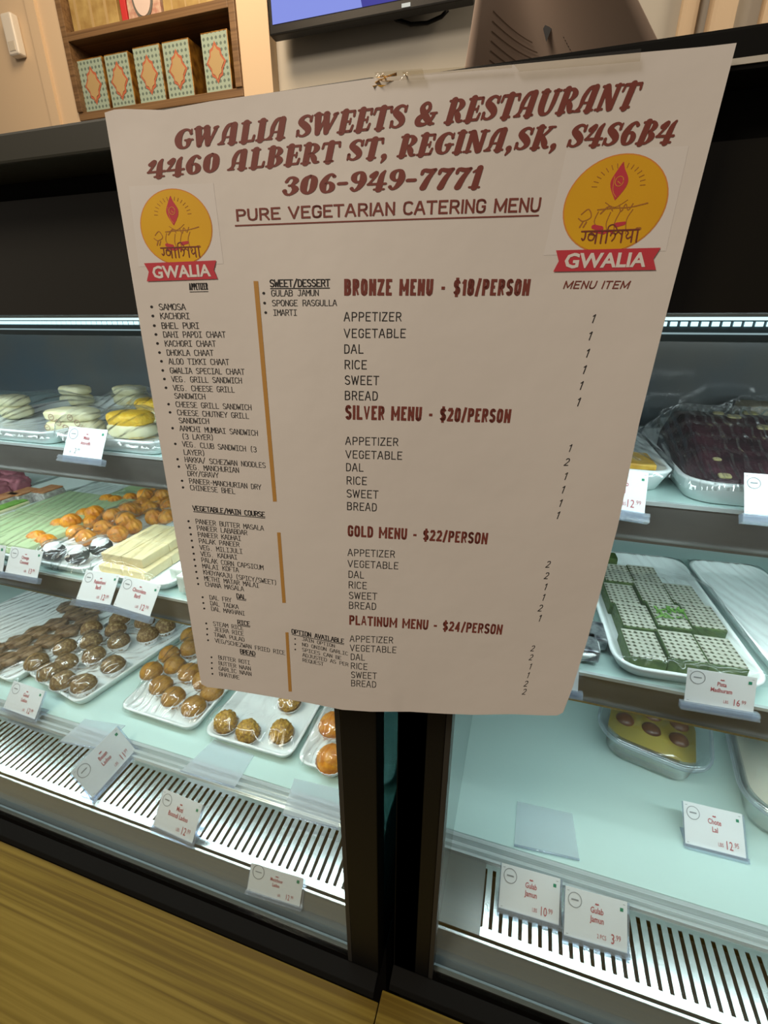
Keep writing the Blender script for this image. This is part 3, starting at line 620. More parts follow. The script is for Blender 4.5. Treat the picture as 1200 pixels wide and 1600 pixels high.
def put_disp(ink, s, base, h0, h1, shear=.22):
    fn = liner(base, h0, h1, shear); tot = sum(DISP[c][0] for c in s) - .1; x0 = 0
    for c in s:
        adv, st = DISP[c]
        if st:
            v, f = strokes_mesh([[(a, b, c_ * 1.12) for a, b, c_ in q] for q in st], 10); ink.add([fn((x0 + x - .04) / tot, y) for x, y in v], f)
        x0 += adv
title = Ink()
put_disp(title, 'GWALIA SWEETS & RESTAURANT', [(272, 234), (640, 198), (986, 169)], 31, 42)
put_disp(title, '4460 ALBERT ST, REGINA,SK, S4S6B4', [(230, 279), (600, 247), (1046, 224)], 29, 38)
put_disp(title, '306-949-7771', [(440, 306), (600, 297), (746, 294)], 29, 34)
put_sans(title, 'PURE VEGETARIAN CATERING MENU', [(368, 346), (600, 337), (843, 331.5)], 19, 23.5, .155, .20)
q = []
for k in range(13): t = k / 12; q.append((367 + t * 475, 351.5 - 16 * t - 3 * t * (1 - t)))
title.add(q + [(a, b + 2.4) for a, b in q], [(k, k + 1, 14 + k, 13 + k) for k in range(12)])
title.build('title_print', M['ink_red'])
heads = Ink()
for s, a, b, h0, h1 in (('BRONZE MENU - $18/PERSON', (537, 461.8), (826, 461.8), 26, 26), ('SILVER MENU - $20/PERSON', (539, 655.4), (796.5, 660.8), 22.5, 21.6),
                        ('GOLD MENU - $22/PERSON', (542.7, 838), (760.6, 850.6), 17.5, 18), ('PLATINUM MENU - $24/PERSON', (545, 976), (783.5, 991.8), 15, 16)):
    put_sans(heads, s, [a, b], h0, h1, .185, .245); heads.build('package_heading_print', M['ink_red']); heads = Ink()
put_sans(heads, 'MENU ITEM', [(878.5, 451.3), (981, 451.3)], 12.8, 13, .15, .26, shear=.2)
heads.build('column_heading_print', M['ink_red'])
body = Ink()
ROWS = ['APPETIZER', 'VEGETABLE', 'DAL', 'RICE', 'SWEET', 'BREAD']
for h, pts in ((14.5, [(537, 502, 627, 502), (537, 528, 633.5, 528), (537, 552.5, 567.7, 552.5), (537.5, 576.8, 573, 577.2), (538, 601, 592, 601.8), (538, 625, 590, 626)]),
               (12.8, [(539.4, 695, 622, 697), (539.6, 716.1, 628, 718.4), (540, 736.2, 567.7, 737), (540.7, 756.8, 573, 758), (541, 777.2, 591, 779.2), (541.6, 797, 588.5, 799.2)]),
               (11.2, [(543, 868.6, 616.8, 871.5), (543, 886.2, 622, 889.7), (543.8, 902.8, 568.8, 904), (544, 919.2, 573, 920.8), (544.6, 935.7, 589, 937.6), (544.6, 951.2, 587.5, 953.2)]),
               (10.2, [(546.4, 1002.9, 614, 1005.5), (546.4, 1017.2, 619, 1020.7), (547.5, 1031.2, 570, 1032.4), (547.5, 1045.2, 574, 1047), (548, 1059.2, 588.6, 1061.3), (548, 1072.3, 587.5, 1074.8)])):
    for s, (x0, y0, x1, y1) in zip(ROWS, pts): put_sans(body, s, [(x0, y0), (x1, y1)], h, h, .105, .22)
    body.build('package_print', M['ink_black']); body = Ink()
for h, nums in ((14.2, [(924, 504.6, 1), (918.7, 531.6, 1), (914.7, 558.6, 1), (909.7, 584.3, 1), (904.8, 609.2, 1), (900.7, 634.8, 1)]),
                (12.4, [(888, 706, 1), (883.5, 728, 2), (881, 750, 1), (877, 771, 1), (873, 792, 1), (869, 811, 1)]),
                (11, [(854.4, 887.2, 2), (852, 905, 2), (850, 922.2, 1), (846.7, 938.7, 1), (842.3, 955.6, 2), (841, 971.2, 1)]),
                (9.6, [(830.6, 1017.8, 2), (828, 1031.8, 2), (826.6, 1046, 1), (823, 1059.6, 1), (820, 1073, 2), (817.4, 1085.6, 2)])):
    for x, y, k in nums:
        wd = h * (.34 if k == 1 else .60); put_sans(body, str(k), [(x - wd / 2, y), (x + wd / 2, y)], h, h, .11, .2, shear=.18)
    body.build('quantity_print', M['ink_black']); body = Ink()
lst = Ink()
L = lambda s, x0, y0, x1, y1, h, b=True: put_mono(lst, s, [(x0, y0), (x1, y1)], h, h, b)
for a in (('SAMOSA', 248.8, 484, 290, 484, 9.2), ('KACHORI', 250.7, 498.2, 296.5, 498.2, 9.2), ('BHEL PURI', 253, 513.3, 311.5, 513.3, 9.2), ('DAHI PAPDI CHAAT', 255.5, 527, 352.5, 527.2, 9), ('KACHORI CHAAT', 257.9, 541, 337.3, 541.4, 8.9),
          ('DHOKLA CHAAT', 261, 555.2, 333.6, 555.8, 8.8), ('ALOO TIKKI CHAAT', 264, 568.8, 358, 570, 8.7), ('GWALIA SPECIAL CHAAT', 266, 583, 382, 585.3, 8.6), ('VEG. GRILL SANDWICH', 268.5, 596.4, 378, 598.8, 8.5), ('VEG. CHEESE GRILL', 271, 610, 366.7, 613, 8.4),
          ('SANDWICH', 273, 622.4, 321, 623.6, 8, False), ('CHEESE GRILL SANDWICH', 275, 635.6, 393, 640.7, 8.2), ('CHEESE CHUTNEY GRILL', 277.3, 648.3, 389, 654, 8.2), ('SANDWICH', 280, 660.8, 326.8, 662, 8, False), ('AAMCHI MUMBAI SANDWICH', 281.3, 673, 403, 680.7, 8.1),
          ('(3 LAYER)', 284, 685.8, 334.5, 687.4, 8, False), ('VEG. CLUB SANDWICH (3', 285.5, 697.5, 400.9, 706.4, 8), ('LAYER)', 287.2, 710.2, 321, 711.8, 8, False), ('HAKKA/ SCHEZWAN NOODLES', 289, 721.4, 415, 731, 7.8), ('VEG. MANCHURIAN', 291, 733, 373.6, 738.6, 7.8),
          ('DRY/GRAVY', 293.4, 743.5, 341.5, 746.4, 7.7, False), ('PANEER-MANCHURIAN DRY', 296, 755, 408, 765, 7.7), ('CHINEESE BHEL', 297.5, 765.4, 367.5, 771.6, 7.7)): L(*a)
for a in (('PANEER BUTTER MASALA', 306, 818, 412, 829, 7.3), ('PANEER LABABDAR', 308, 828.2, 386.3, 836, 7.3), ('PANEER KADHAI', 309.5, 838.5, 376.7, 845, 7.2), ('PALAK PANEER', 311, 848.3, 374, 854.4, 7.1), ('VEG. MILIJULI', 312.5, 858.6, 379, 865.2, 7.1),
          ('VEG. KADHAI', 314, 868.6, 370.8, 874.2, 7), ('PALAK CORN CAPSICUM', 315, 878, 411.7, 890.4, 7), ('MALAI KOFTA', 316.7, 887.6, 373, 894.2, 6.9), ('KHOYAKAJU (SPICY/SWEET)', 318, 897, 433, 914, 6.9), ('METHI MATAR MALAI', 319.7, 906.7, 404.7, 918.3, 6.8), ('CHANA MASALA', 321, 915.8, 381, 923.6, 6.7),
          ('DAL FRY', 327.8, 936.4, 361.5, 940.8, 6.5), ('DAL TADKA', 329, 945.4, 372.8, 951.6, 6.4), ('DAL MAKHANI', 330.3, 954, 382.7, 961.8, 6.4), ('STEAM RICE', 333.4, 977.2, 380.5, 984.6, 6.2), ('JEERA RICE', 334.8, 985.8, 381, 993.5, 6.2), ('TAWA PULAO', 334.8, 994.4, 382, 1002.6, 6.1),
          ('VEG/SCHEZWAN FRIED RICE', 336.3, 1003.4, 445.6, 1023.4, 6.1), ('BUTTER ROTI', 341.6, 1030, 390.7, 1038.6, 6), ('BUTTER NAAN', 342, 1038.8, 392, 1047.8, 5.9), ('GARLIC NAAN', 342.2, 1047.2, 393, 1056.2, 5.9), ('BHATURE', 343, 1055.8, 374.2, 1061.6, 5.8),
          ('GULAB JAMUN', 424, 462.7, 498, 461.9, 9.2), ('SPONGE RASGULLA', 425.3, 478, 526, 477.6, 9), ('IMARTI', 427, 492.8, 464, 492.8, 8.9),
          ('JAIN OPTION', 472, 1000.7, 523.2, 1011.9, 5.0), ('NO ONION GARLIC', 472.2, 1009.2, 543.6, 1024.2, 5.2), ('SPICES CAN BE', 472.2, 1017.4, 533.4, 1031, 5.2), ('ADJUSTED AS PER', 472.8, 1025.6, 544.2, 1041.2, 5.2, False), ('REQUEST', 472.8, 1033.5, 505.4, 1040.4, 5.2, False)): L(*a)
for s, x0, y0, x1, y1, h in (('VEGETABLE/MAIN COURSE', 301.7, 797.5, 414, 807.6, 7.4), ('DAL', 370, 934.6, 384.4, 936.6, 7), ('RICE', 371.4, 975.2, 390.7, 978.2, 6.6), ('BREAD', 375.6, 1020.6, 399, 1024.6, 6.5),
                             ('SWEET/DESSERT', 422, 448, 515.2, 447.2, 10.6), ('OPTION AVAILABLE', 455.8, 989.6, 537.4, 1005.4, 6.6)):
    put_mono(lst, s, [(x0, y0), (x1, y1)], h, h, heavy=1.55, under=True)
put_sans(lst, 'APPETIZER', [(295.8, 453.2), (325, 452.6)], 10.8, 10.8, .14, .16, under=.09)
lst.build('dish_list_print', M['ink_black'])
bars = ((396, 439.2, 403.2, 439.2, 432.4, 783.5, 426.6, 783.8), (432.8, 832, 438.2, 832, 446.6, 942, 441.2, 942), (445.9, 988, 450.6, 988, 456, 1080.6, 450.9, 1080.6))
for b in bars:
    ik = Ink(); N = 10; q = []
    for k in range(N + 1):
        t = k / N; q += [(b[0] + t * (b[6] - b[0]), b[1] + t * (b[7] - b[1])), (b[2] + t * (b[4] - b[2]), b[3] + t * (b[5] - b[3]))]
    ik.add(q, [(2 * k, 2 * k + 1, 2 * k + 3, 2 * k + 2) for k in range(N)]); ik.build('divider_bar', M['ink_gold'])
# the two round emblems with ribbon
HINDI = [[(0, 1, .12), (4.75, 1, .12)], [(.35, .95, .12), (.35, .45, .12), (.22, .30, .14), (.10, .42, .12)],
         [(.62, .72, .10), (.85, .86, .10), (1.12, .62, .11), (1.02, .28, .10), (.74, .28, .11), (.62, .50, .10), (.74, .74, .10), (1.24, .62, .1)], [(1.28, 1, .13), (1.28, .0, .13)], [(1.72, 1, .13), (1.72, .0, .13)],
         [(2.15, .98, .13), (2.15, .0, .13)], [(2.15, 1, .09), (2.2, 1.36, .09), (2.6, 1.46, .10), (2.95, 1.02, .09)],
         [(2.45, .58, .11), (2.55, .82, .10), (2.82, .72, .10), (2.80, .38, .10), (2.62, .14, .1)], [(2.82, .60, .10), (3.0, .84, .1), (3.22, .76, .10), (3.38, .6, .1)], [(3.40, 1, .13), (3.40, 0, .13)],
         [(3.72, .96, .10), (3.90, .74, .10), (3.76, .52, .10), (3.90, .30, .12), (4.14, .42, .1), (4.22, .5, .1)], [(4.24, 1, .13), (4.24, .0, .13)], [(4.66, 1, .13), (4.66, 0, .13)]]
def logo(c, ax, ay, rib, gw, hb, fe):
    P = lambda a, b: (c[0] + ax[0] * a + ay[0] * b, c[1] + ax[1] * a + ay[1] * b)
    lg = Ink()
    def disc(r, mi, lift, y0=0):
        rings, n = 6, 48; v = [P(0, y0)]; f = []
        for k in range(1, rings + 1):
            v += [P(r * k / rings * math.cos(t * 2 * math.pi / n), y0 + r * k / rings * math.sin(t * 2 * math.pi / n)) for t in range(n)]
        for t in range(n): f.append((0, 1 + t, 1 + (t + 1) % n))
        for k in range(rings - 1):
            for t in range(n): f.append((1 + k * n + t, 1 + (k + 1) * n + t, 1 + (k + 1) * n + (t + 1) % n, 1 + k * n + (t + 1) % n))
        lg.add(v, f, mi, lift)
    N = 8  # brighter print patch behind the emblem
    v = [P(-1.18 + 2.36 * i / N, -1.0 + 2.1 * j / N) for j in range(N + 1) for i in range(N + 1)]
    lg.add(v, [(j * (N + 1) + i, j * (N + 1) + i + 1, (j + 1) * (N + 1) + i + 1, (j + 1) * (N + 1) + i) for j in range(N) for i in range(N)], 5, .00006)
    disc(1.0, 1, .00012); disc(.975, 0, .00018)
    def st(strokes, mi, lift=.00024):
        vv, ff = strokes_mesh(strokes, 8); lg.add([P(a, b) for a, b in vv], ff, mi, lift)
    fx, fy = fe  # feather drop
    st([[(fx, fy + .40, .02), (fx - .01, fy + .26, .14), (fx, fy + .05, .33), (fx, fy - .12, .28), (fx - .005, fy - .34, .03)]], 2)
    st([[(fx + .08 * math.cos(t * .7), fy + .02 + .10 * math.sin(t * .7), .018) for t in range(10)], [(fx - .03, fy + .02, .02), (fx + .03, fy - .03, .02)], [(fx - .11, fy + .12, .014), (fx - .09, fy - .16, .014), (fx, fy - .30, .014)]], 1, .0003)
    ln = []
    for k in range(15): # rays round the feather
        a = math.pi * (.02 + .96 * k / 14); ln.append([(fx + .40 * math.cos(a) * 1.05, fy - .1 + .40 * math.sin(a), .014), (fx + .49 * math.cos(a) * 1.05, fy - .1 + .49 * math.sin(a), .014)])
    ln += [[(-.32, -.12, .026), (-.02, -.10, .022), (.30, -.09, .022), (.62, -.02, .028)], [(-.25, -.20, .03), (-.12, -.06, .03), (-.03, -.15, .02)], [(.08, -.04, .022), (.14, -.17, .024), (.20, -.02, .02), (.27, -.15, .02), (.34, -.02, .02)],
           [(-.62, -.20, .022), (-.50, -.10, .022), (-.42, -.26, .02), (-.56, -.34, .022), (-.66, -.28, .02)], [(-.60, -.46, .03), (-.56, -.36, .03)], [(-.53, -.46, .03), (-.49, -.36, .03)],
           [(-.30, -.16, .018), (-.34, -.36, .018), (-.22, -.52, .018), (-.24, -.64, .018)], [(-.06, -.18, .018), (-.10, -.40, .018), (-.04, -.58, .018)], [(.12, -.18, .018), (.06, -.40, .018), (.10, -.62, .018)], [(.36, -.14, .018), (.28, -.34, .018), (.32, -.62, .018)], [(-.2, .02, .014), (.0, -.08, .014), (.22, .06, .014)]]
    st(ln, 3)
    st([[(-.33, -.46, .09), (-.18, -.50, .10)], [(-.30, -.55, .05), (-.16, -.58, .06)], [(.10, -.44, .10), (.26, -.41, .07)], [(-.12, -.60, .05), (.0, -.55, .05), (.06, -.60, .05)]], 2)
    st([[(.52, -.53, .06), (.58, -.53, .06)]], 3)
    (hx, hy), (hx2, hy2), hh = hb
    vv, ff = strokes_mesh(HINDI, 6); ux, uy = updir(hx, hy)
    lg.add([(hx + (hx2 - hx) * a / 4.75 + ux * hh * (b - 1), hy + (hy2 - hy) * a / 4.75 + uy * hh * (b - 1)) for a, b in vv], ff, 6, .0003)
    o = lg.build('emblem_print', [M['ink_yellow'], M['ink_orange'], M['ink_ribbon'], M['ink_line'], M['ink_white'], M['paperwhite'], M['ink_red']])
    rb = Ink(); tl, tr, nr, br, bl_, nl = rib; NN = 10
    def mid(a, b, t): return (a[0] + (b[0] - a[0]) * t, a[1] + (b[1] - a[1]) * t)
    top = [mid(tl, tr, k / NN) for k in range(NN + 1)]; mi_ = [mid(nl, nr, k / NN) for k in range(NN + 1)]; bt = [mid(bl_, br, k / NN) for k in range(NN + 1)]
    m = NN + 1
    rb.add(top + mi_ + bt, [(k, k + 1, m + k + 1, m + k) for k in range(NN)] + [(m + k, m + k + 1, 2 * m + k + 1, 2 * m + k) for k in range(NN)], 0, .00034)
    put(rb, 'GWALIA', gw[0:2], gw[2], gw[3], bold=.03, mi=1, lift=.00044)
    rb.build('ribbon_print', [M['ink_ribbon'], M['ink_white']], o)
logo((275.5, 354.5), (56, -2), (-7.6, -60), [(224.8, 411.3), (337.7, 406.8), (334, 421.5), (340, 435.7), (229.3, 439.6), (232.5, 424.7)], ((239.5, 435.3), (330, 431.8), 19.6, 19), ((250.5, 387.5), (310.5, 385.2), 16), (-.06, .40))
logo((962, 317.5), (81, -3), (17, -78), [(868.8, 391.2), (1032.6, 387), (1021, 404.4), (1025, 421.7), (864.3, 424.5), (873, 408)], ((880.5, 419.3), (1008, 417), 24, 23.4), ((908.8, 361.6), (998.7, 358.4), 19.5), (-.02, .42))
# sticky tape along the top edge
def tape(pts, name='tape_strip'):
    v = [PP(x, y, .0015) for x, y in pts]; mlink(name, v, [(0, 1, 2, 3)], M['tape'])
tape([(585, 113), (660, 107), (664, 124), (590, 127)]); tape([(800, 98), (1002, 76), (1000, 96), (812, 112)]); tape([(628, 112), (800, 98), (800, 106), (632, 120)])

# ------------------------------------------------------------------ background: cubby shelf, gift boxes, screen, sensor, leaning sheet
CY = 1.62
def wpt(u, v, Y=CY): return atY(u, v, Y)
cub = empty('wall_shelf', wpt(240, 160, CY)); tag(cub, 'brown wooden cubby shelf on the wall holding mint lattice gift boxes', 'shelf')
def part(mb, name, m, root, **k):
    o0 = root.location; mb.v = [(v[0] - o0.x, v[1] - o0.y, v[2] - o0.z) for v in mb.v]; return mb.build(name, m, root, **k)
zb = (wpt(130, 183).z + wpt(370, 132).z) / 2; zb = wpt(250, 158).z
xl = wpt(115, 90).x; xr = wpt(364, 65).x; zs = wpt(230, 33).z; th = .022
part(MB().box((xl - th, CY - .006, zb - th), (xr + th, 1.80, zb)), 'bottom_board', M['shelfwood'], cub, bevel=.002)
part(MB().box((xl, CY - .01, zs - th * .6), (xr, 1.80, zs + th * .4)), 'shelf_board', M['shelfwood'], cub, bevel=.002)
part(MB().box((xl - th, CY - .01, zb), (xl, 1.80, 2.54)), 'side_board', M['shelfwood'], cub, bevel=.002)
part(MB().box((xr, CY - .01, zb), (xr + th, 1.80, 2.54)), 'side_board', M['shelfwood'], cub, bevel=.002)
part(MB().box((xl, 1.785, zb), (xr, 1.799, 2.54)), 'back_board', M['dark'], cub)
def gift(q, label, dz=0):
    (tlx, tly), (trx, tr_y), (brx, bry), (blx, bly) = q; Y = CY + .012
    a, b, c, d = wpt(tlx, tly, Y), wpt(trx, tr_y, Y), wpt(brx, bry, Y), wpt(blx, bly, Y)
    x0, x1 = (a.x + d.x) / 2, (b.x + c.x) / 2; ht = ((a.z - d.z) + (b.z - c.z)) / 2
    r = empty('gift_box', ((x0 + x1) / 2, Y, zb)); tag(r, label, 'gift box', 'mint lattice gift boxes on the cubby shelf')
    hw = (x1 - x0) / 2
    MB().box((-hw, 0, 0), (hw, .12, ht)).build('carton', M['giftgold'], r, bevel=.002)
    MB().box((-hw + .002, -.001, .004), (hw - .002, 0, ht - .004)).build('front_print', M['gift'], r)
    def med(s, m, y, nm, p):
        w_, h_ = .036 * s, .052 * s
        pts = [(0, 1), (.25, .72), (.55, .62), (.6, .35), (1, 0), (.6, -.35), (.55, -.62), (.25, -.72), (0, -1), (-.25, -.72), (-.55, -.62), (-.6, -.35), (-1, 0), (-.6, .35), (-.55, .62), (-.25, .72)]
        vs = [(x * w_, y, ht / 2 + z * h_) for x, z in pts] + [(x * w_, y + .001, ht / 2 + z * h_) for x, z in pts]; k = len(pts)
        mb = MB(); mb.add(vs, [tuple(range(k)), tuple(range(k, 2 * k))[::-1]] + [(i, (i + 1) % k, k + (i + 1) % k, k + i) for i in range(k)]); return mb.build(nm, m, p)
    o = med(1.0, M['medalrim'], -.0022, 'medallion', r); med(.80, M['medal'], -.0034, 'medallion_centre', o)
gift([(119, 89), (157, 82), (173, 168), (135, 175)], 'mint lattice gift box at the left end of the cubby, against its side board')
gift([(160, 80.5), (199, 73), (211, 162), (177, 167)], 'mint lattice gift box second from the left end of the cubby shelf')
gift([(206, 72), (248, 63), (260, 156), (220, 163)], 'mint lattice gift box in the middle of the five on the cubby shelf')
gift([(252, 62), (294, 54), (304, 149), (264, 155)], 'mint lattice gift box just left of the wide gold-brown gap on the cubby')
gift([(311, 46), (353, 37), (364, 136), (324, 144)], 'mint lattice gift box at the right end of the cubby, set apart from four others')
def plainbox(u0, u1, v, m, name, label, h=.24, Y=CY + .02, parts=None):
    x0, x1 = wpt(u0, v, Y).x, wpt(u1, v, Y).x
    r = empty(name, ((x0 + x1) / 2, Y, zs + th * .4)); tag(r, label, 'box')
    hw = (x1 - x0) / 2; MB().box((-hw, 0, 0), (hw, .11, h)).build('carton', m, r, bevel=.002)
    return r, hw
r, hw = plainbox(112, 186, 30, M['tan'], 'sweet_box', 'tan and gold patterned box on the upper cubby shelf, left of the red box', .2)
for k in range(3): MB().box((-hw + .02 + k * .06, -.0012, .0), (-hw + .03 + k * .06, 0, .2)).build('gold_stripe', M['medal'], r)
r, hw = plainbox(189, 198, 20, M['redbox'], 'sweet_box', 'narrow red box edge on the upper cubby shelf', .24)
r, hw = plainbox(200, 252, 20, M['pinkbox'], 'sweet_box', 'pink patterned box with a pale oval emblem on the upper cubby shelf', .24)
def oval(rx, rz, y, m, nm, p, cz=.062):
    k = 28; a = [(rx * math.cos(t * 2 * math.pi / k), y, cz + rz * math.sin(t * 2 * math.pi / k)) for t in range(k)]; b = [(x, y + .002, z) for x, _, z in a]
    return MB().add(a + b, [tuple(range(k)), tuple(range(k, 2 * k))[::-1]] + [(i, (i + 1) % k, k + (i + 1) % k, k + i) for i in range(k)]).build(nm, m, p)
o = oval(.040, .056, -.002, M['dark'], 'emblem_rim', r); oval(.033, .048, -.0035, mat('pale_pink_emblem', (.62, .50, .45), .5), 'emblem', o)
r, hw = plainbox(255, 345, 10, M['tan'], 'sweet_box', 'tan patterned box on the upper cubby shelf, right of the pink box', .2)
for k in range(4): MB().box((-hw + .03 + k * .05, -.0012, .0), (-hw + .036 + k * .05, 0, .2)).build('gold_stripe', M['medal'], r)
# wall sensor
p = atY(28, 60, NY); sn = MB().box((-.024, -.03, -.055), (.024, 0, .055)).build('wall_sensor', M['plastic_white'], None, bevel=.008, seg=3); sn.location = p
tag(sn, 'small white plastic sensor high on the beige wall beside the cubby shelf', 'sensor')
MB().box((-.014, -.0315, -.045), (.014, -.029, -.020)).build('lens_window', mat('cream_lens', (.62, .56, .46), .3), sn, bevel=.002)
# television
TY = 1.57
bl_ = atY(421, 53, TY); br_ = atY(738, 0, TY)
tv = empty('television', ((bl_.x + br_.x) / 2, TY, (bl_.z + br_.z) / 2)); tag(tv, 'wall-mounted black television showing lavender and maroon picture, cut by the top edge', 'television')
hw = (br_.x - bl_.x) / 2; H = .56
MB().box((-hw, 0, 0), (hw, .035, H)).build('casing', M['black'], tv, bevel=.004)
MB().box((-hw * .86, .036, .012), (hw * .8, .06, H * .7)).build('rear_housing', M['blackmatte'], tv, bevel=.01)
MB().box((-hw * .30, .06, .1), (hw * .30, WY - TY, H * .6)).build('wall_bracket', M['black'], tv)
scr = MB().box((-hw + .012, -.001, .022), (hw - .012, 0, H - .012)).build('screen', emis('screen_dark_blue', (.035, .03, .09), .8), tv)
y = -.0016; q = lambda *p: [(a * hw, y, b) for a, b in p]
MB().add(q((-.955, .022), (-.02, .022), (-.30, .36), (-.955, .36)), [(0, 1, 2, 3)]).build('picture_patch', emis('screen_lavender', (.30, .36, .92), .85), scr)
MB().add(q((-.02, .022), (.34, .022), (.28, .5), (-.38, .5)), [(0, 1, 2, 3)]).build('picture_patch', emis('screen_violet', (.085, .08, .40), .8), scr)
MB().add(q((.34, .022), (.86, .022), (.80, .5), (.28, .5)), [(0, 1, 2, 3)]).build('picture_patch', emis('screen_maroon', (.07, .012, .025), .8), scr)
MB().box((.36 * hw, -.0024, .006), (.44 * hw, 0, .013)).build('status_lamp', emis('pale_status_lamp', (.8, .8, .7), .8), tv)
cb = MB(); pts = [atY(608, 22, 1.64), atY(620, 31, 1.64), atY(642, 38, 1.64), atY(668, 36, 1.64), atY(690, 26, 1.64), atY(700, 15, 1.64)]
o = cb.tube(pts, .005).build('power_cable', M['black']); tag(o, 'thin black cable drooping under the television', 'cable')
# curled printed sheet standing on the case top
lv = []
LY = .325
def sheet_pt(s, t):
    bl, br = atY(722, 112, LY), atY(1052, 68, LY); tl, tr = atY(752, -60, LY), atY(936, -60, LY)
    bl.z = br.z = 1.4676
    a = bl.lerp(br, s); b = tl.lerp(tr, s); p = a.lerp(b, t); p.y += .05 * math.sin(s * math.pi) * (1 - .4 * t) - .02 * s * t; return p
NS = 24; vs = [sheet_pt(i / NS, j / NS) for j in range(NS + 1) for i in range(NS + 1)]
fs = [(j * (NS + 1) + i, j * (NS + 1) + i + 1, (j + 1) * (NS + 1) + i + 1, (j + 1) * (NS + 1) + i) for j in range(NS) for i in range(NS)]
r = empty('printed_sheet', sheet_pt(.5, 0)); tag(r, 'brownish curled printed sheet standing on the right case top, behind the menu', 'sheet')
mb = MB().add(vs, fs, smooth=True); sh = part(mb, 'sheet', mat('tan_printed_paper', (.56, .42, .33), .5), r); md = sh.modifiers.new('t', 'SOLIDIFY'); md.thickness = .0004
mb = MB()
def seg(s0, t0, s1, t1, wd):
    N = 10; v = []
    for k in range(N + 1):
        s, t = s0 + (s1 - s0) * k / N, t0 + (t1 - t0) * k / N
        for d in (-wd, wd): p = sheet_pt(s, t + d); p.y -= .0012; v.append(p)
    mb.add(v, [(2 * k, 2 * k + 1, 2 * k + 3, 2 * k + 2) for k in range(N)])
for k in range(9): seg(.12, .72 - k * .075, .40 + (k % 3) * .03, .60 - k * .075, .006)
part(mb, 'text_print', mat('faded_brown_ink', (.20, .13, .09), .6), r)
mb = MB()
for k in range(22): seg(.62 + .006 * k, .60 - .026 * k, .625 + .006 * k, .592 - .026 * k, .005)
part(mb, 'dotted_border', M['ink_black'], r)
mb = MB(); p0 = sheet_pt(.52, .68); p0.y -= .002
mb.add([p0 + Vector((a * .003, 0, b * .005)) for a, b in ((0, 1), (.8, .2), (0, -1), (-.8, .2))], [(0, 1, 2, 3)]); part(mb, 'heart_mark', M['ink_black'], r)
# crumpled gold foil caught in the tape at the case top
mb = MB(); c0 = atY(600, 118, .262)
for k in range(9):
    a = Vector((random.uniform(-.007, .009), random.uniform(.003, .008), random.uniform(-.002, .001)))
    mb.add([c0 + a + Vector((random.uniform(-.006, .006), random.uniform(-.004, .004), random.uniform(-.0015, .0015))) for _ in range(4)], [(0, 1, 2, 3)])
o = mb.build('foil_scrap', M['goldfoil']); tag(o, 'crumpled scrap of gold foil tape at the menu top edge', 'foil')

# ------------------------------------------------------------------ trays, film, sweets
def rrect(w_, d, r, n=6):
    pts = []
    for cx, cy, a0 in ((w_ / 2 - r, d / 2 - r, 0), (-w_ / 2 + r, d / 2 - r, 90), (-w_ / 2 + r, -d / 2 + r, 180), (w_ / 2 - r, -d / 2 + r, 270)):
        for k in range(n + 1):
            a = math.radians(a0 + 90 * k / n); pts.append((cx + r * math.cos(a), cy + r * math.sin(a)))
    return pts
def tray_mesh(w_, d, h=.020, r=.022, flare=.010, t=.004):
    rings = []
    for ins, z in ((flare + .004, 0), (flare, .001), (.001, h - .002), (0, h), (.0015, h + .0012), (.004, h + .0012), (.0055, h), (flare + t, t + .001), (flare + t + .004, t)):
        rings.append([(x, y, z) for x, y in rrect(w_ - 2 * ins, d - 2 * ins, max(.004, r - ins * .6))])
    return MB().loft(rings, smooth=True)
def frame_of(fl, fr, depth, z, square=False):
    """tray frame from the front corners seen in the photograph: centre, width, yaw"""
    a, b = atZ(*fl, z), atZ(*fr, z)
    if square: a.y = b.y = (a.y + b.y) / 2
    d = b - a; d.z = 0; w_ = d.length; yaw = math.atan2(d.y, d.x); nrm = Vector((-d.y, d.x, 0)) / w_
    c = (a + b) / 2 + nrm * depth / 2; return c, w_, yaw
def tray(fl, fr, depth, zshelf, label, group, h=.020, r=.022, square=False, front=None):
    c, w_, yaw = frame_of(fl, fr, depth, zshelf + h, square)
    if front: c.y = front + depth / 2
    o = tray_mesh(w_, depth, h, r).build('serving_tray', M['tray']); o.location = (c.x, c.y, zshelf + .0004); o.rotation_euler.z = yaw
    tag(o, label, 'tray', group); o['w'] = w_; o['d'] = depth; return o
def world2tray(t, p):
    v = Vector(p) - t.location; c, s = math.cos(-t.rotation_euler.z), math.sin(-t.rotation_euler.z); return (v.x * c - v.y * s, v.x * s + v.y * c, v.z)
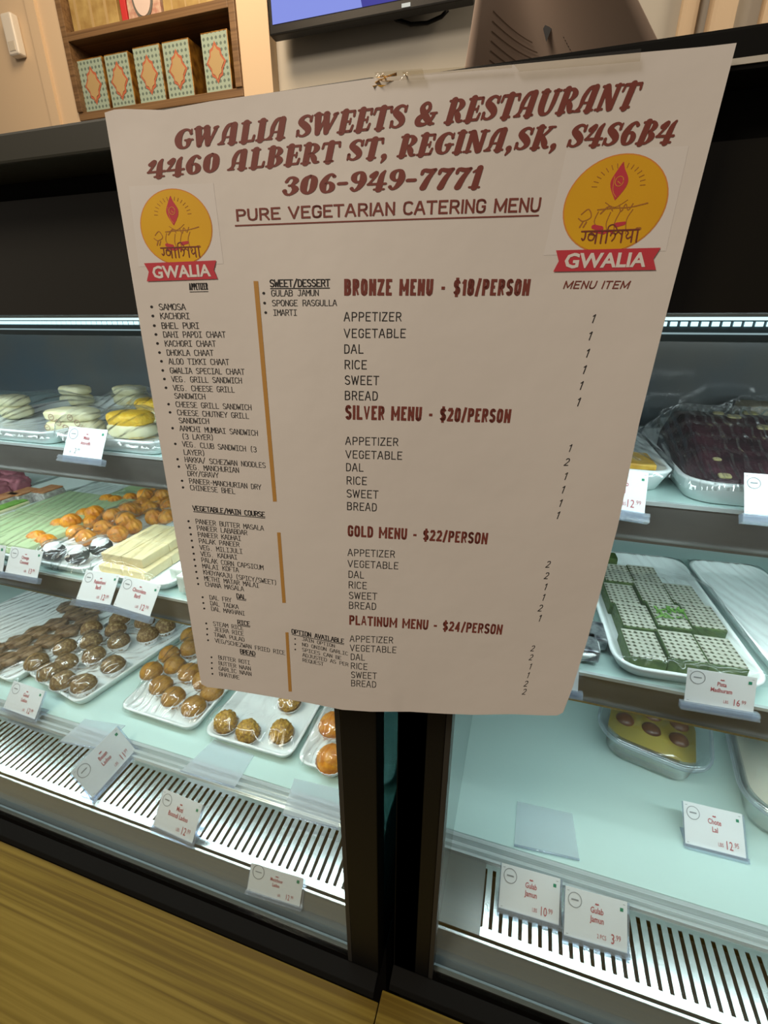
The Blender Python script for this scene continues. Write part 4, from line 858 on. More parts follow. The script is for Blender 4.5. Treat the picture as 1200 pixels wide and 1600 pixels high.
def film(t, blobs, h=.020, m='film', n=56, sag=.004, over=.002):
    """cling film stretched over a tray and whatever pokes up from it; blobs are (x, y, z, radius) in tray space"""
    w_, d = t['w'] + over * 2, t['d'] + over * 2; V = []; rnd = random.Random(len(blobs) * 7 + int(w_ * 1000))
    H = [[0] * (n + 1) for _ in range(n + 1)]
    for j in range(n + 1):
        for i in range(n + 1):
            x, y = (i / n - .5) * w_, (j / n - .5) * d
            e = min(i, n - i, j, n - j) / n; z = h + .0022 - sag * min(1, e * 8)
            for bx, by, bz, br in blobs:
                q = math.hypot(x - bx, y - by)
                if q < br * 2.2: z = max(z, bz + .0015 - (bz - h) * max(0, (q - br * .72) / (br * 1.5)) ** 1.0)
            H[j][i] = z
    for _ in range(2):
        H = [[(H[j][i] if i in (0, n) or j in (0, n) else max(H[j][i], (H[j][i - 1] + H[j][i + 1] + H[j - 1][i] + H[j + 1][i]) / 4)) for i in range(n + 1)] for j in range(n + 1)]
    for j in range(n + 1):
        for i in range(n + 1):
            x, y = (i / n - .5) * w_, (j / n - .5) * d
            # round the corners to follow the tray
            r = .02; ax, ay = abs(x) - (w_ / 2 - r), abs(y) - (d / 2 - r)
            if ax > 0 and ay > 0:
                L = math.hypot(ax, ay)
                if L > 0: f = max(ax, ay) / L; x = math.copysign(w_ / 2 - r + ax * f, x); y = math.copysign(d / 2 - r + ay * f, y)
            e = min(i, n - i, j, n - j) / n
            z = H[j][i] + .0012 * noise.noise((x * 55, y * 14, w_ * 9)) * min(1, e * 6)
            if e == 0: z -= .010
            V.append((x, y, z))
    F = [(j * (n + 1) + i, j * (n + 1) + i + 1, (j + 1) * (n + 1) + i + 1, (j + 1) * (n + 1) + i) for j in range(n) for i in range(n)]
    return MB().add(V, F, smooth=True).build('cling_film', M[m], t)
def ball_mesh(name, r, kind, seed, m, sub=4):
    bm = bmesh.new(); bmesh.ops.create_icosphere(bm, subdivisions=sub, radius=1); rnd = random.Random(seed); off = Vector((seed * 3.1, seed * 1.7, seed))
    for v in bm.verts:
        p = v.co.copy(); k = 1 + .05 * noise.noise(p * 1.3 + off)
        if kind == 'ridge': a = math.atan2(p.y, p.x); k += .10 * math.cos(a * 10 + seed + p.z * 2) * (1 - abs(p.z)) ** .3 + .035 * noise.noise(p * 5 + off)
        elif kind == 'grain': k += .32 * (.32 - noise.voronoi(p * 4.6 + off)[0][0])
        elif kind == 'rough': k += .05 * noise.noise(p * 6 + off) + .045 * noise.noise(p * 13 + off)
        v.co = p * r * k; v.co.z *= .94
        if v.co.z < -r * .78: v.co.z = -r * .78
    for f in bm.faces: f.smooth = True
    me = bpy.data.meshes.new(name); bm.to_mesh(me); bm.free(); me.materials.append(m); return me
def cup_mesh(r, hgt=.5):
    n = 40; rings = []
    for rr, z in ((.70, -.78), (.86, -.5), (1.04, -.5 + hgt * .75), (1.10, -.5 + hgt), (1.07, -.5 + hgt), (1.0, -.5 + hgt * .7), (.84, -.5), (.66, -.74)):
        rings.append([(r * (rr + .035 * (k % 2) * (rr > .9)) * math.cos(k * 2 * math.pi / n), r * (rr + .035 * (k % 2) * (rr > .9)) * math.sin(k * 2 * math.pi / n), r * z) for k in range(n)])
    mb = MB().loft(rings, smooth=False); me = bpy.data.meshes.new('paper_cup'); me.from_pydata(mb.v, [], mb.f); me.materials.append(M['cup']); return me
def place_balls(px, r, zshelf, kind, mname, name, cat, labels, group, cup=True, base=.006, sub=4, stack=None, cuph=.5):
    """each sweet is its own object; copies share one of three meshes"""
    ms = [ball_mesh(name, r, kind, s + len(px), M[mname], sub) for s in range(3)]; cm = cup_mesh(r, cuph) if cup else None; out = []
    for i, (u, v) in enumerate(px):
        lift = (stack or {}).get(i, 0)
        zc = zshelf + base + r * .78 + lift; p = atZ(u, v, zc)
        o = bpy.data.objects.new(name, ms[i % 3]); COL.objects.link(o); o.location = p; o.rotation_euler.z = i * 1.37
        tag(o, labels[i] if isinstance(labels, list) else labels, cat, group)
        if cup:
            c = bpy.data.objects.new('paper_cup', cm); COL.objects.link(c); c.parent = o
        out.append(o)
    return out
def blobs(t, objs, r): return [world2tray(t, (o.location.x, o.location.y, o.location.z + r * .97))[:3] + (r,) for o in objs]

ZD, ZM, ZT = Z_DECK, Z_MID, Z_TOP
DG, MG, TG = 'white trays on the left deck', 'white trays on the left middle shelf', 'white trays on the left top shelf'
# --- left deck
t0 = tray((-120, 1000), (14, 1066), .30, ZD, 'white tray of brown nut brittle at the left edge of the deck', DG)
t1 = tray((40, 1050), (121, 1101), .30, ZD, 'white tray crowded with speckled brown laddus on the left deck', DG)
t2 = tray((184, 1104), (300, 1141), .34, ZD, 'white tray of golden laddus partly behind the menu corner', DG)
t3 = tray((315, 1146), (453, 1186), .34, ZD, 'white tray with three boondi laddus in front, mostly bare', DG)
t4 = tray((461, 1190), (610, 1232), .34, ZD, 'white tray of orange-yellow pieces cut off by the black post', DG)
ORD = ['first', 'second', 'third', 'fourth', 'fifth', 'sixth', 'seventh', 'eighth', 'ninth']
def rowlabels(t, objs, desc, gap, end='in its tray'):
    """label every sweet of a tray by its row from the front and its place in the row"""
    q = sorted(objs, key=lambda o: world2tray(t, o.location)[1]); rows = []
    for o in q:
        y = world2tray(t, o.location)[1]
        if rows and y - rows[-1][0] < gap: rows[-1][1].append(o)
        else: rows.append([y, [o]])
    for k, (_, r) in enumerate(rows):
        r.sort(key=lambda o: world2tray(t, o.location)[0])
        for j, o in enumerate(r):
            row = 'front row' if k == 0 else ('back row' if k == len(rows) - 1 else ORD[k] + ' row')
            place = 'only one' if len(r) == 1 else ORD[j] + ' from left'
            o['label'] = '%s %s, %s, %s' % (desc, end, row, place)
# nut brittle pieces on the far-left tray
def lump(name, sx, sy, sz, m, seed, rough=.12):
    bm = bmesh.new(); bmesh.ops.create_icosphere(bm, subdivisions=4, radius=1); off = Vector((seed, seed * 2.3, seed * .7))
    for v in bm.verts:
        p = v.co.copy(); q = Vector([math.copysign(abs(c) ** .6, c) for c in p]); k = 1 + rough * noise.noise(p * 2.5 + off) + rough * .6 * noise.noise(p * 7 + off)
        v.co = Vector((q.x * sx * k, q.y * sy * k, q.z * sz * k))
    for f in bm.faces: f.smooth = True
    me = bpy.data.meshes.new(name); bm.to_mesh(me); bm.free(); me.materials.append(m); return me
def place_lumps(px, size, zshelf, mname, name, cat, group, seeds=3, rot=0.0, base=.006, jitter=.15, rough=.12):
    ms = [lump(name, *size, M[mname], 1.7 * k + len(px), rough) for k in range(seeds)]; out = []
    for i, (u, v) in enumerate(px):
        zc = zshelf + base + size[2]; o = bpy.data.objects.new(name, ms[i % seeds]); COL.objects.link(o); o.location = atZ(u, v, zc); o.rotation_euler.z = rot + random.uniform(-jitter, jitter)
        tag(o, None, cat, group); out.append(o)
    return out
nb = place_lumps([(30, 1002), (58, 988), (88, 975), (118, 960), (12, 1030), (44, 1020), (76, 1002), (106, 986), (136, 970), (108, 948), (142, 952), (-12, 1015), (-20, 1045)], (.026, .020, .009), ZD, 'chikki', 'nut_brittle', 'nut brittle', 'brown nut brittle pieces on the left deck tray', rot=.4)
rowlabels(t0, nb, 'brown nut brittle', .03, 'on far-left tray'); film(t0, [world2tray(t0, (o.location.x, o.location.y, o.location.z + .009))[:3] + (.022,) for o in nb])
bl1 = place_balls([(58, 1036), (78, 1052), (99, 1065), (131, 1070), (102, 1013), (103, 1037), (143, 1003), (147, 1025), (177, 1040), (186, 1003), (143, 984), (181, 985), (187, 969), (231, 993), (226, 972), (258, 980)], .0235, ZD, 'rough', 'brown', 'laddu', 'laddu', '', 'speckled brown laddus on the left deck tray')
rowlabels(t1, bl1, 'speckled brown laddu', .032); film(t1, blobs(t1, bl1[:10], .0235))
bl2 = place_balls([(271, 1090), (303, 1105), (331, 1082), (252, 1072), (296, 1052), (318, 1064), (237, 1050), (273, 1041), (265, 1024), (297, 1014), (298, 994), (325, 1035)], .0225, ZD, 'rough', 'golden', 'laddu', 'laddu', '', 'golden laddus on the deck tray by the menu')
rowlabels(t2, bl2, 'smooth golden laddu', .030, 'by the menu corner'); film(t2, blobs(t2, bl2, .0225))
bl3 = place_balls([(352.6, 1127.5), (387, 1142.5), (440, 1143), (452, 1095)], .0225, ZD, 'grain', 'boondi', 'laddu', 'laddu', ['grainy boondi laddu, leftmost of three at the tray front', 'grainy boondi laddu, middle of three at the tray front', 'grainy boondi laddu, rightmost of three at the tray front', 'boondi laddu alone at the back of the tray, tucked behind the menu edge'], 'boondi laddus on the nearly bare tray', cuph=.25)
film(t3, blobs(t3, bl3, .0225), m='film2')
bl4 = place_balls([(520, 1134), (518, 1187), (560, 1140)], .0255, ZD, 'rough', 'orange', 'laddu', 'laddu', ['orange laddu, back one beside the black post', 'orange laddu, front one beside the black post', 'orange laddu hidden mostly behind the black post'], 'orange laddus cut off by the post')
film(t4, blobs(t4, bl4, .0255))
# --- left middle shelf
m0 = tray((-420, 812), (-190, 834), .40, ZM, 'white tray of dusky pink sweets far left on the middle shelf', MG, h=.016, square=True, front=.4745)
m1 = tray((-180, 836), (-118, 850), .40, ZM, 'narrow white tray of rust-topped coconut rolls and a green slab', MG, h=.016, square=True, front=.4745)
m2 = tray((-110, 851), (50, 867), .39, ZM, 'white tray filled by a pale green slab under film', MG, h=.016, square=True, front=.4745)
m3 = tray((55, 869), (140, 889), .40, ZM, 'white tray heaped with orange ridged sweets on the middle shelf', MG, h=.016, square=True, front=.4745)
m4 = tray((146, 886), (279, 905), .36, ZM, 'white tray with cream burfi blocks, right part bare', MG, h=.016, square=True, front=.4745)
m5 = tray((283, 918), (420, 938), .30, ZM, 'white tray at the menu edge holding mint-white pieces', MG, h=.016, square=True, front=.4745, r=.02)
pk = place_lumps([(15, 746), (-15, 752), (20, 757), (-10, 765)], (.034, .026, .020), ZM, 'pink', 'pink_sweet', 'pink sweet', 'dusky pink sweets on the left middle shelf', rough=.2)
rowlabels(m0, pk, 'dusky pink sweet', .04, 'far left')
def tblock(t, x0, x1, y0, y1, z0, z1, m, name, label, cat, group=None, bev=.002, mats2=None):
    o = MB().box((-(x1 - x0) / 2, -(y1 - y0) / 2, 0), ((x1 - x0) / 2, (y1 - y0) / 2, z1 - z0)).build(name, m, None, bevel=bev)
    c, s = math.cos(t.rotation_euler.z), math.sin(t.rotation_euler.z); mx, my = (x0 + x1) / 2, (y0 + y1) / 2
    o.location = (t.location.x + c * mx - s * my, t.location.y + s * mx + c * my, t.location.z + z0); o.rotation_euler.z = t.rotation_euler.z
    return tag(o, label, cat, group)
def at_tray(t, u, v, z):
    return world2tray(t, atZ(u, v, t.location.z + z))[:2]
rl = []
for i, (u, v) in enumerate([(6, 779), (37, 771), (75, 767), (58, 764)][:3]):
    x, y = at_tray(m1, u, v, .03); o = tblock(m1, x - .022, x + .022, y - .028, y + .028, .005, .034, M['coco'], 'coconut_roll', ['coconut-sided roll with rust top at the left picture edge', 'coconut-sided roll with rust top, middle of three', 'coconut-sided roll with rust top, nearest the pale green slab'][i], 'roll', 'rust-topped coconut rolls', .009)
    MB().box((-.018, -.025, .0285), (.018, .025, .031)).build('rust_top', M['roll'], o, bevel=.001)
x, y = at_tray(m1, 28, 797, .022); o = tblock(m1, -m1['w'] / 2 + .006, m1['w'] / 2 - .006, y - .13, y + .045, .005, .024, M['paleyellow'], 'green_slab', 'bright green topped slab at the left edge under the rolls', 'slab', None, .003)
MB().box((-m1['w'] / 2 + .008, -.086, .0188), (m1['w'] / 2 - .008, .086, .0215)).build('green_topping', M['green'], o, bevel=.001)
w2 = m2['w'] / 2 - .010
for i, (a, b) in enumerate(((-.175, -.060), (-.058, .070))):
    tblock(m2, -w2, w2, a, b, .005, .026, M['palegreen'], 'green_burfi', ['pale green burfi slab, front piece of two under film', 'pale green burfi slab, back piece of two under film'][i], 'slab', 'pale green slabs on the middle shelf', .004)
tblock(m2, .0, w2, .09, .15, .005, .022, M['palegreen'], 'green_burfi', 'small pale green burfi end at the back beyond the slabs', 'slab', 'pale green slabs on the middle shelf', .004)
film(m2, [(x, y, .028, .05) for x in (-w2 * .6, 0, w2 * .6) for y in (-.14, -.08, -.02, .04)], h=.016, m='film2')
OPX = [(58, 842), (72, 848), (111, 815), (94, 822), (119, 833), (134, 840), (148, 802), (143, 818), (162, 825), (176, 806), (184, 834), (181, 785), (168, 783), (196, 813), (207, 822), (199, 797), (204, 781), (211, 797), (227, 774), (224, 788), (241, 808), (247, 785), (233, 794), (255, 774), (264, 790), (244, 771), (132, 806), (262, 808)]
bo = place_balls(OPX, .0165, ZM, 'ridge', 'orange', 'orange_sweet', 'orange sweet', '', 'ridged orange sweets on the middle shelf tray', cup=False, stack={i: .012 for i in (2, 6, 9, 13, 15, 18, 23)}, sub=4)
rowlabels(m3, bo, 'ridged orange sweet', .030, 'in the heap')
bk = place_balls([(84, 862), (121, 867), (158, 855)], .0185, ZM, 'rough', 'oreo', 'chocolate_sweet', 'chocolate sweet', ['dark chocolate sweet in white cup, leftmost of three in front of orange heap', 'dark chocolate sweet in white cup, middle of three in front of orange heap', 'dark chocolate sweet in white cup, rightmost, beside the cream burfi'], 'dark cupped sweets in front of the orange heap', cup=False)
for o in bk:
    o.scale.z = .8
    c = cup_mesh(.0172, .55); c2 = bpy.data.objects.new('paper_cup', c); COL.objects.link(c2); c2.parent = o; c2.rotation_euler.x = math.pi; c2.location.z = .003; c2.scale = (.92, .92, 1.1)
film(m3, blobs(m3, bo, .0165) + blobs(m3, bk, .0185), h=.016, over=.004)
# cream burfi: two layers of blocks
fx0, fy0 = -m4['w'] / 2 + .012, -m4['d'] / 2 + .014
lab = ['front left', 'front right', 'back left', 'back right']
bw, bd = .046, .060
for k in range(4):
    i, j = k % 2, k // 2
    tblock(m4, fx0 + i * (bw + .001), fx0 + i * (bw + .001) + bw, fy0 + j * (bd + .001), fy0 + j * (bd + .001) + bd, .005, .0215, M['cream'], 'cream_burfi', 'cream burfi block, %s of the lower layer' % lab[k], 'burfi', 'stacked cream burfi blocks', .0015)
    if k != 1 or True: tblock(m4, fx0 - .003 + i * (bw * .92), fx0 - .003 + i * (bw * .92) + bw * .9, fy0 + .012 + j * (bd + .001), fy0 + .012 + j * (bd + .001) + bd, .0218, .038, M['cream'], 'cream_burfi', 'cream burfi block, %s of the upper layer' % lab[k], 'burfi', 'stacked cream burfi blocks', .0015)
x, y = at_tray(m4, 272, 832, .02); tblock(m4, x - .02, x + .025, y - .02, y + .02, .005, .022, M['cream'], 'cream_burfi', 'single cream burfi block at the tray back by the menu edge', 'burfi', 'stacked cream burfi blocks', .0015)
film(m4, [(fx0 + .045, fy0 + .03 + q * .03, .039, .045) for q in range(4)], h=.016, m='film2')
for i, (u, v) in enumerate([(291, 884), (302, 896)]):
    x, y = at_tray(m5, u, v, .03); o = tblock(m5, x - .016, x + .020, y - .02, y + .02, .005, .034, M['coco'] if 0 else mat('mint_white_piece', (.55, .68, .60), .5, col2=(.80, .84, .80), nscale=60), 'mint_piece', ['mint-white sweet piece behind, at the menu edge', 'mint-white sweet piece in front, at the menu edge'][i], 'sweet', 'mint-white pieces at the menu edge', .003)
film(m5, [(-.04, -.09, .035, .03)], h=.016, m='film2')
# --- left top shelf
ta = tray((-110, 661), (69, 679), .30, ZT, 'white foam tray with a pale wrapped sweet at the left top-shelf edge', TG, h=.020, square=True)
tb = tray((73, 680), (246, 693), .30, ZT, 'white foam tray with pale and saffron-topped sweets on the top shelf', TG, h=.020, square=True)
tc = tray((250, 694), (420, 708), .30, ZT, 'white foam tray on the top shelf disappearing behind the menu', TG, h=.020, square=True)
def malai(t, u, v, label, top=False, sx=.034, sy=.024, sz=.020):
    x, y = at_tray(t, u, v, .02); c, s = math.cos(t.rotation_euler.z), math.sin(t.rotation_euler.z)
    r = empty('milk_sweet', (t.location.x + c * x - s * y, t.location.y + s * x + c * y, t.location.z + .005), t.rotation_euler.z + random.uniform(-.2, .2))
    tag(r, label, 'milk sweet', 'pale milk sweets on the left top shelf')
    b = link('lower_half', lump('lower_half', sx, sy, sz * .62, M['paleyellow'], u * .13, .04), None, r); b.location.z = sz * .62
    if top:
        b2 = link('saffron_filling', lump('saffron_filling', sx * .92, sy * .9, sz * .42, M['yellowtop'], u * .2, .12), None, r); b2.location.z = sz * 1.35
    b3 = link('upper_half', lump('upper_half', sx * .96, sy * .95, sz * .5, M['paleyellow'] if not top else M['yellowtop'], u * .3, .05), None, r); b3.location.z = sz * (1.6 if not top else 1.55)
    return r
ms = [malai(ta, 22, 640, 'pale milk sweet in film at the far left of the top shelf')]
film(ta, [world2tray(ta, o.location)[:2] + (.046, .034) for o in ms] + [(.05, .10, .05, .04), (-.06, .0, .05, .05)], h=.020)
ms = [malai(tb, 118, 664, 'pale milk sweet with brown-printed wrap behind the top-shelf price tag', sx=.042), malai(tb, 207, 668, 'saffron-topped milk sweet at the front of the top-shelf tray', True, .036), malai(tb, 120, 622, 'pale milk sweet at the tray back, above the printed wrap one'), malai(tb, 205, 622, 'pale milk sweet at the tray back, behind the saffron-topped one'), malai(tb, 242, 645, 'yellowish milk sweet touching the menu edge on the top shelf', True)]
# brown printed marks on the wrapper of the front sweet
pr = []
for k in range(6):
    cx, cz = -.026 + .0105 * k, .016 + .008 * ((k * 2) % 3); rr = .0045
    pr.append([(cx + rr * math.cos(a * .785), cz + rr * math.sin(a * .785), .0011) for a in range(9)]); pr.append([(cx - .002, cz, .001), (cx + .002, cz + .001, .001)])
    pr.append([(cx + .005, cz - .006, .001), (cx + .009, cz - .003, .001)])
vv, ff = strokes_mesh(pr, 0, False)
MB().add([(a, -.0265 + .10 * max(0, abs(b - .019) - .004) ** 1.0, b) for a, b in vv], ff).build('wrapper_print', mat('faded_brown_wrapper_ink', (.34, .20, .13), .6), ms[0])
film(tb, [world2tray(tb, o.location)[:2] + (.050, .036) for o in ms], h=.020)
film(tc, [(-.06, 0, .05, .04)], h=.020)
# --- right middle shelf
RG = 'white trays on the right middle shelf'
rp = tray((961, 1041), (1214, 1080), .31, ZM, 'white tray of dotted pistachio bars on the right middle shelf', RG, h=.018, r=.03)
rm = tray((1238, 1082), (1430, 1108), .31, ZM, 'bare white tray under film at the right edge of the middle shelf', RG, h=.018, r=.03)
lm = tray((770, 1002), (942, 1030), .24, ZM, 'white tray of silver-leaf pieces just showing past the menu edge', RG, h=.018, r=.02)
W2, D2 = rp['w'], rp['d']; cw = (W2 - .040) / 3; rd = .056
pb = []
for j in range(4):
    for i in range(3):
        if j == 3 and i == 2: continue
        x0 = -W2 / 2 + .018 + i * (cw + .002) + .004 * (j % 2); y0 = -D2 / 2 + .014 + j * (rd + .0015) + .010 * i * (1 if j else .4)
        hh = .019 + .003 * ((i + j) % 2) + (.004 if (i, j) == (1, 1) else 0)
        o = tblock(rp, x0, x0 + cw, y0, y0 + rd, .005, .005 + hh, M['pistagreen'], 'pistachio_bar', 'dotted pistachio bar, %s row from the front, %s column from the left' % (ORD[j], ORD[i]), 'bar', 'dotted pistachio bars', .0015)
        MB().box((-cw / 2 + .0012, -rd / 2 + .0012, hh - .0005), (cw / 2 - .0012, rd / 2 - .0012, hh + .0012)).build('silver_leaf_top', M['pistatop'], o, bevel=.0006); pb.append(o)
gm = MB()
for k in range(26):
    a, b = random.uniform(-.02, .02), random.uniform(-.012, .012); p = Vector((a, b, .0265)); q = Vector((random.uniform(-.005, .005), random.uniform(-.005, .005), .002))
    gm.tube([p - q, p + q], .0011, 5)
gm.build('pistachio_garnish', M['green'], pb[4])
film(rp, [(-W2 / 2 + .05 + .045 * i, -D2 / 2 + .03 + .03 * j, .034, .03) for i in range(5) for j in range(6)], h=.018, m='film2')
film(rm, [], h=.018, m='film2')
x, y = at_tray(rp, 948, 868, .02); tblock(rp, x - .012, x + .016, y - .012, y + .012, .005, .022, M['pistagreen'], 'pistachio_bar', 'small pistachio crumb piece left alone at the tray back', 'bar', 'dotted pistachio bars', .003)
for i, (u, v) in enumerate([(928, 985), (916, 1003), (905, 978)]):
    x, y = at_tray(lm, u, v, .02); tblock(lm, x - .014, x + .014, y - .02, y + .02, .005, .022, mat('silver_leaf', (.50, .52, .54), .3, .8, col2=(.10, .10, .12), nscale=90), 'silver_piece', ['silver-leaf sweet piece nearest the menu edge tray corner', 'silver-leaf sweet piece in front at the menu edge', 'silver-leaf sweet piece mostly behind the menu edge'][i], 'sweet', 'silver-leaf pieces behind the menu', .003)
film(lm, [(.05, 0, .024, .05)], h=.018, m='film2')
# --- right top shelf
RT = 'white trays on the right top shelf'
ry = tray((915, 728), (1060, 745), .24, ZT, 'white tray of yellow-topped bars beside the menu on the right top shelf', RT, h=.024, square=True)
rb_ = tray((1067, 748), (1400, 788), .27, ZT, 'white tray under a maroon nut-studded slab on the right top shelf', RT, h=.024, square=True, r=.03)
x, y = at_tray(ry, 1030, 724, .03)
for i in range(2):
    xr_ = ry['w'] / 2 - .014; o = tblock(ry, xr_ - .034 - .0352 * (1 - i), xr_ - .0352 * (1 - i), -.100, -.045, .005, .019, M['milk'], 'yellow_bar', ['white bar with golden topping, half behind the menu', 'white bar with golden topping, beside the maroon slab'][i], 'bar', 'golden-topped bars', .003)
    MB().box((-.0165, -.0272, .0142), (.0165, .0272, .0220)).build('golden_topping', mat('amber_topping', (.50, .26, .015), .35, col2=(.68, .42, .06), nscale=90, bump=.6), o, bevel=.002)
film(ry, [(.01, -.07, .030, .045), (-.02, .02, .03, .04)], h=.024, m='film2')
SW, SD = rb_['w'] - .040, .20
slab = empty('maroon_slab', (0, 0, 0)); c, s = math.cos(rb_.rotation_euler.z), math.sin(rb_.rotation_euler.z)
my = -rb_['d'] / 2 + .014 + SD / 2; slab.location = (rb_.location.x - s * my, rb_.location.y + c * my, rb_.location.z + .005); slab.rotation_euler.z = rb_.rotation_euler.z
tag(slab, 'dark maroon marbled slab studded with pale nuts on the right top shelf', 'slab')
def slabpt(a, b):
    """surface of the slab: sloped front, flat top"""
    return None
mb = MB(); NX, NY = 30, 30; SV = []
prof = [(-SD / 2, .0), (-SD / 2 + .002, .012), (-SD / 2 + .006, .020), (-SD / 2 + .05, .034), (-SD / 2 + .11, .050), (-SD / 2 + .17, .058), (SD / 2 - .006, .056), (SD / 2, .045), (SD / 2, 0)]
rings = []
for k in range(NX + 1):
    e = min(k, NX - k) / NX; f = min(1, .55 + e * 6); xx = -SW / 2 + SW * k / NX
    rings.append([(xx, a, b * f + (.0016 * noise.noise((xx * 60, a * 60, 3)) if b > 0 else 0)) for a, b in prof])
mb.loft(rings, smooth=True); mb.build('slab_body', M['maroon'], slab)
def surf(a): return next(b0 + (b1 - b0) * (a - a0) / (a1 - a0) for (a0, b0), (a1, b1) in zip(prof, prof[1:]) if a0 <= a <= a1 and a1 > a0)
for u, v, sz in ((1122, 642, .0085), (1117, 666, .006), (1141, 670, .0075), (1191, 682, .008), (1111, 715, .006), (1175, 650, .004), (1187, 648, .005), (1160, 649, .003), (1092, 700, .004), (1178, 663, .004), (1155, 722, .004)):
    p = atZ(u, v, slab.location.z + .042); q = p - slab.location; x, y = q.x * c + q.y * s, -q.x * s + q.y * c
    y = max(-SD / 2 + .01, min(SD / 2 - .01, y)); x = max(-SW / 2 + .02, min(SW / 2 - .02, x))
    o = link('pistachio', lump('pistachio', sz, sz * .75, sz * .28, M['nut'], u, .06), None, slab); o.location = (x, y, surf(y) + .0005); o.rotation_euler.x = .22
film(rb_, [(xx, yy, .012 + surf(yy), .03) for xx in [-SW / 2 + .03 + .035 * i for i in range(6)] for yy in (-.09, -.06, -.03, 0, .03, .06)], h=.024, m='film3')
rb2 = tray((1035, 662), (1215, 668), .10, ZT, 'white tray behind the maroon slab, tented in crinkled film', RT, h=.020, square=True, front=.792)
bb = tblock(rb2, .02, .085, -.035, .03, .005, .058, mat('beige_nut_block', (.42, .33, .20), .6, col2=(.60, .52, .38), nscale=35, bump=.4), 'beige_block', 'beige nut block behind the maroon slab at the right edge', 'block', None, .006)
film(rb2, [(.05, 0, .064, .045), (-.05, .0, .045, .03)], h=.020, m='film3')

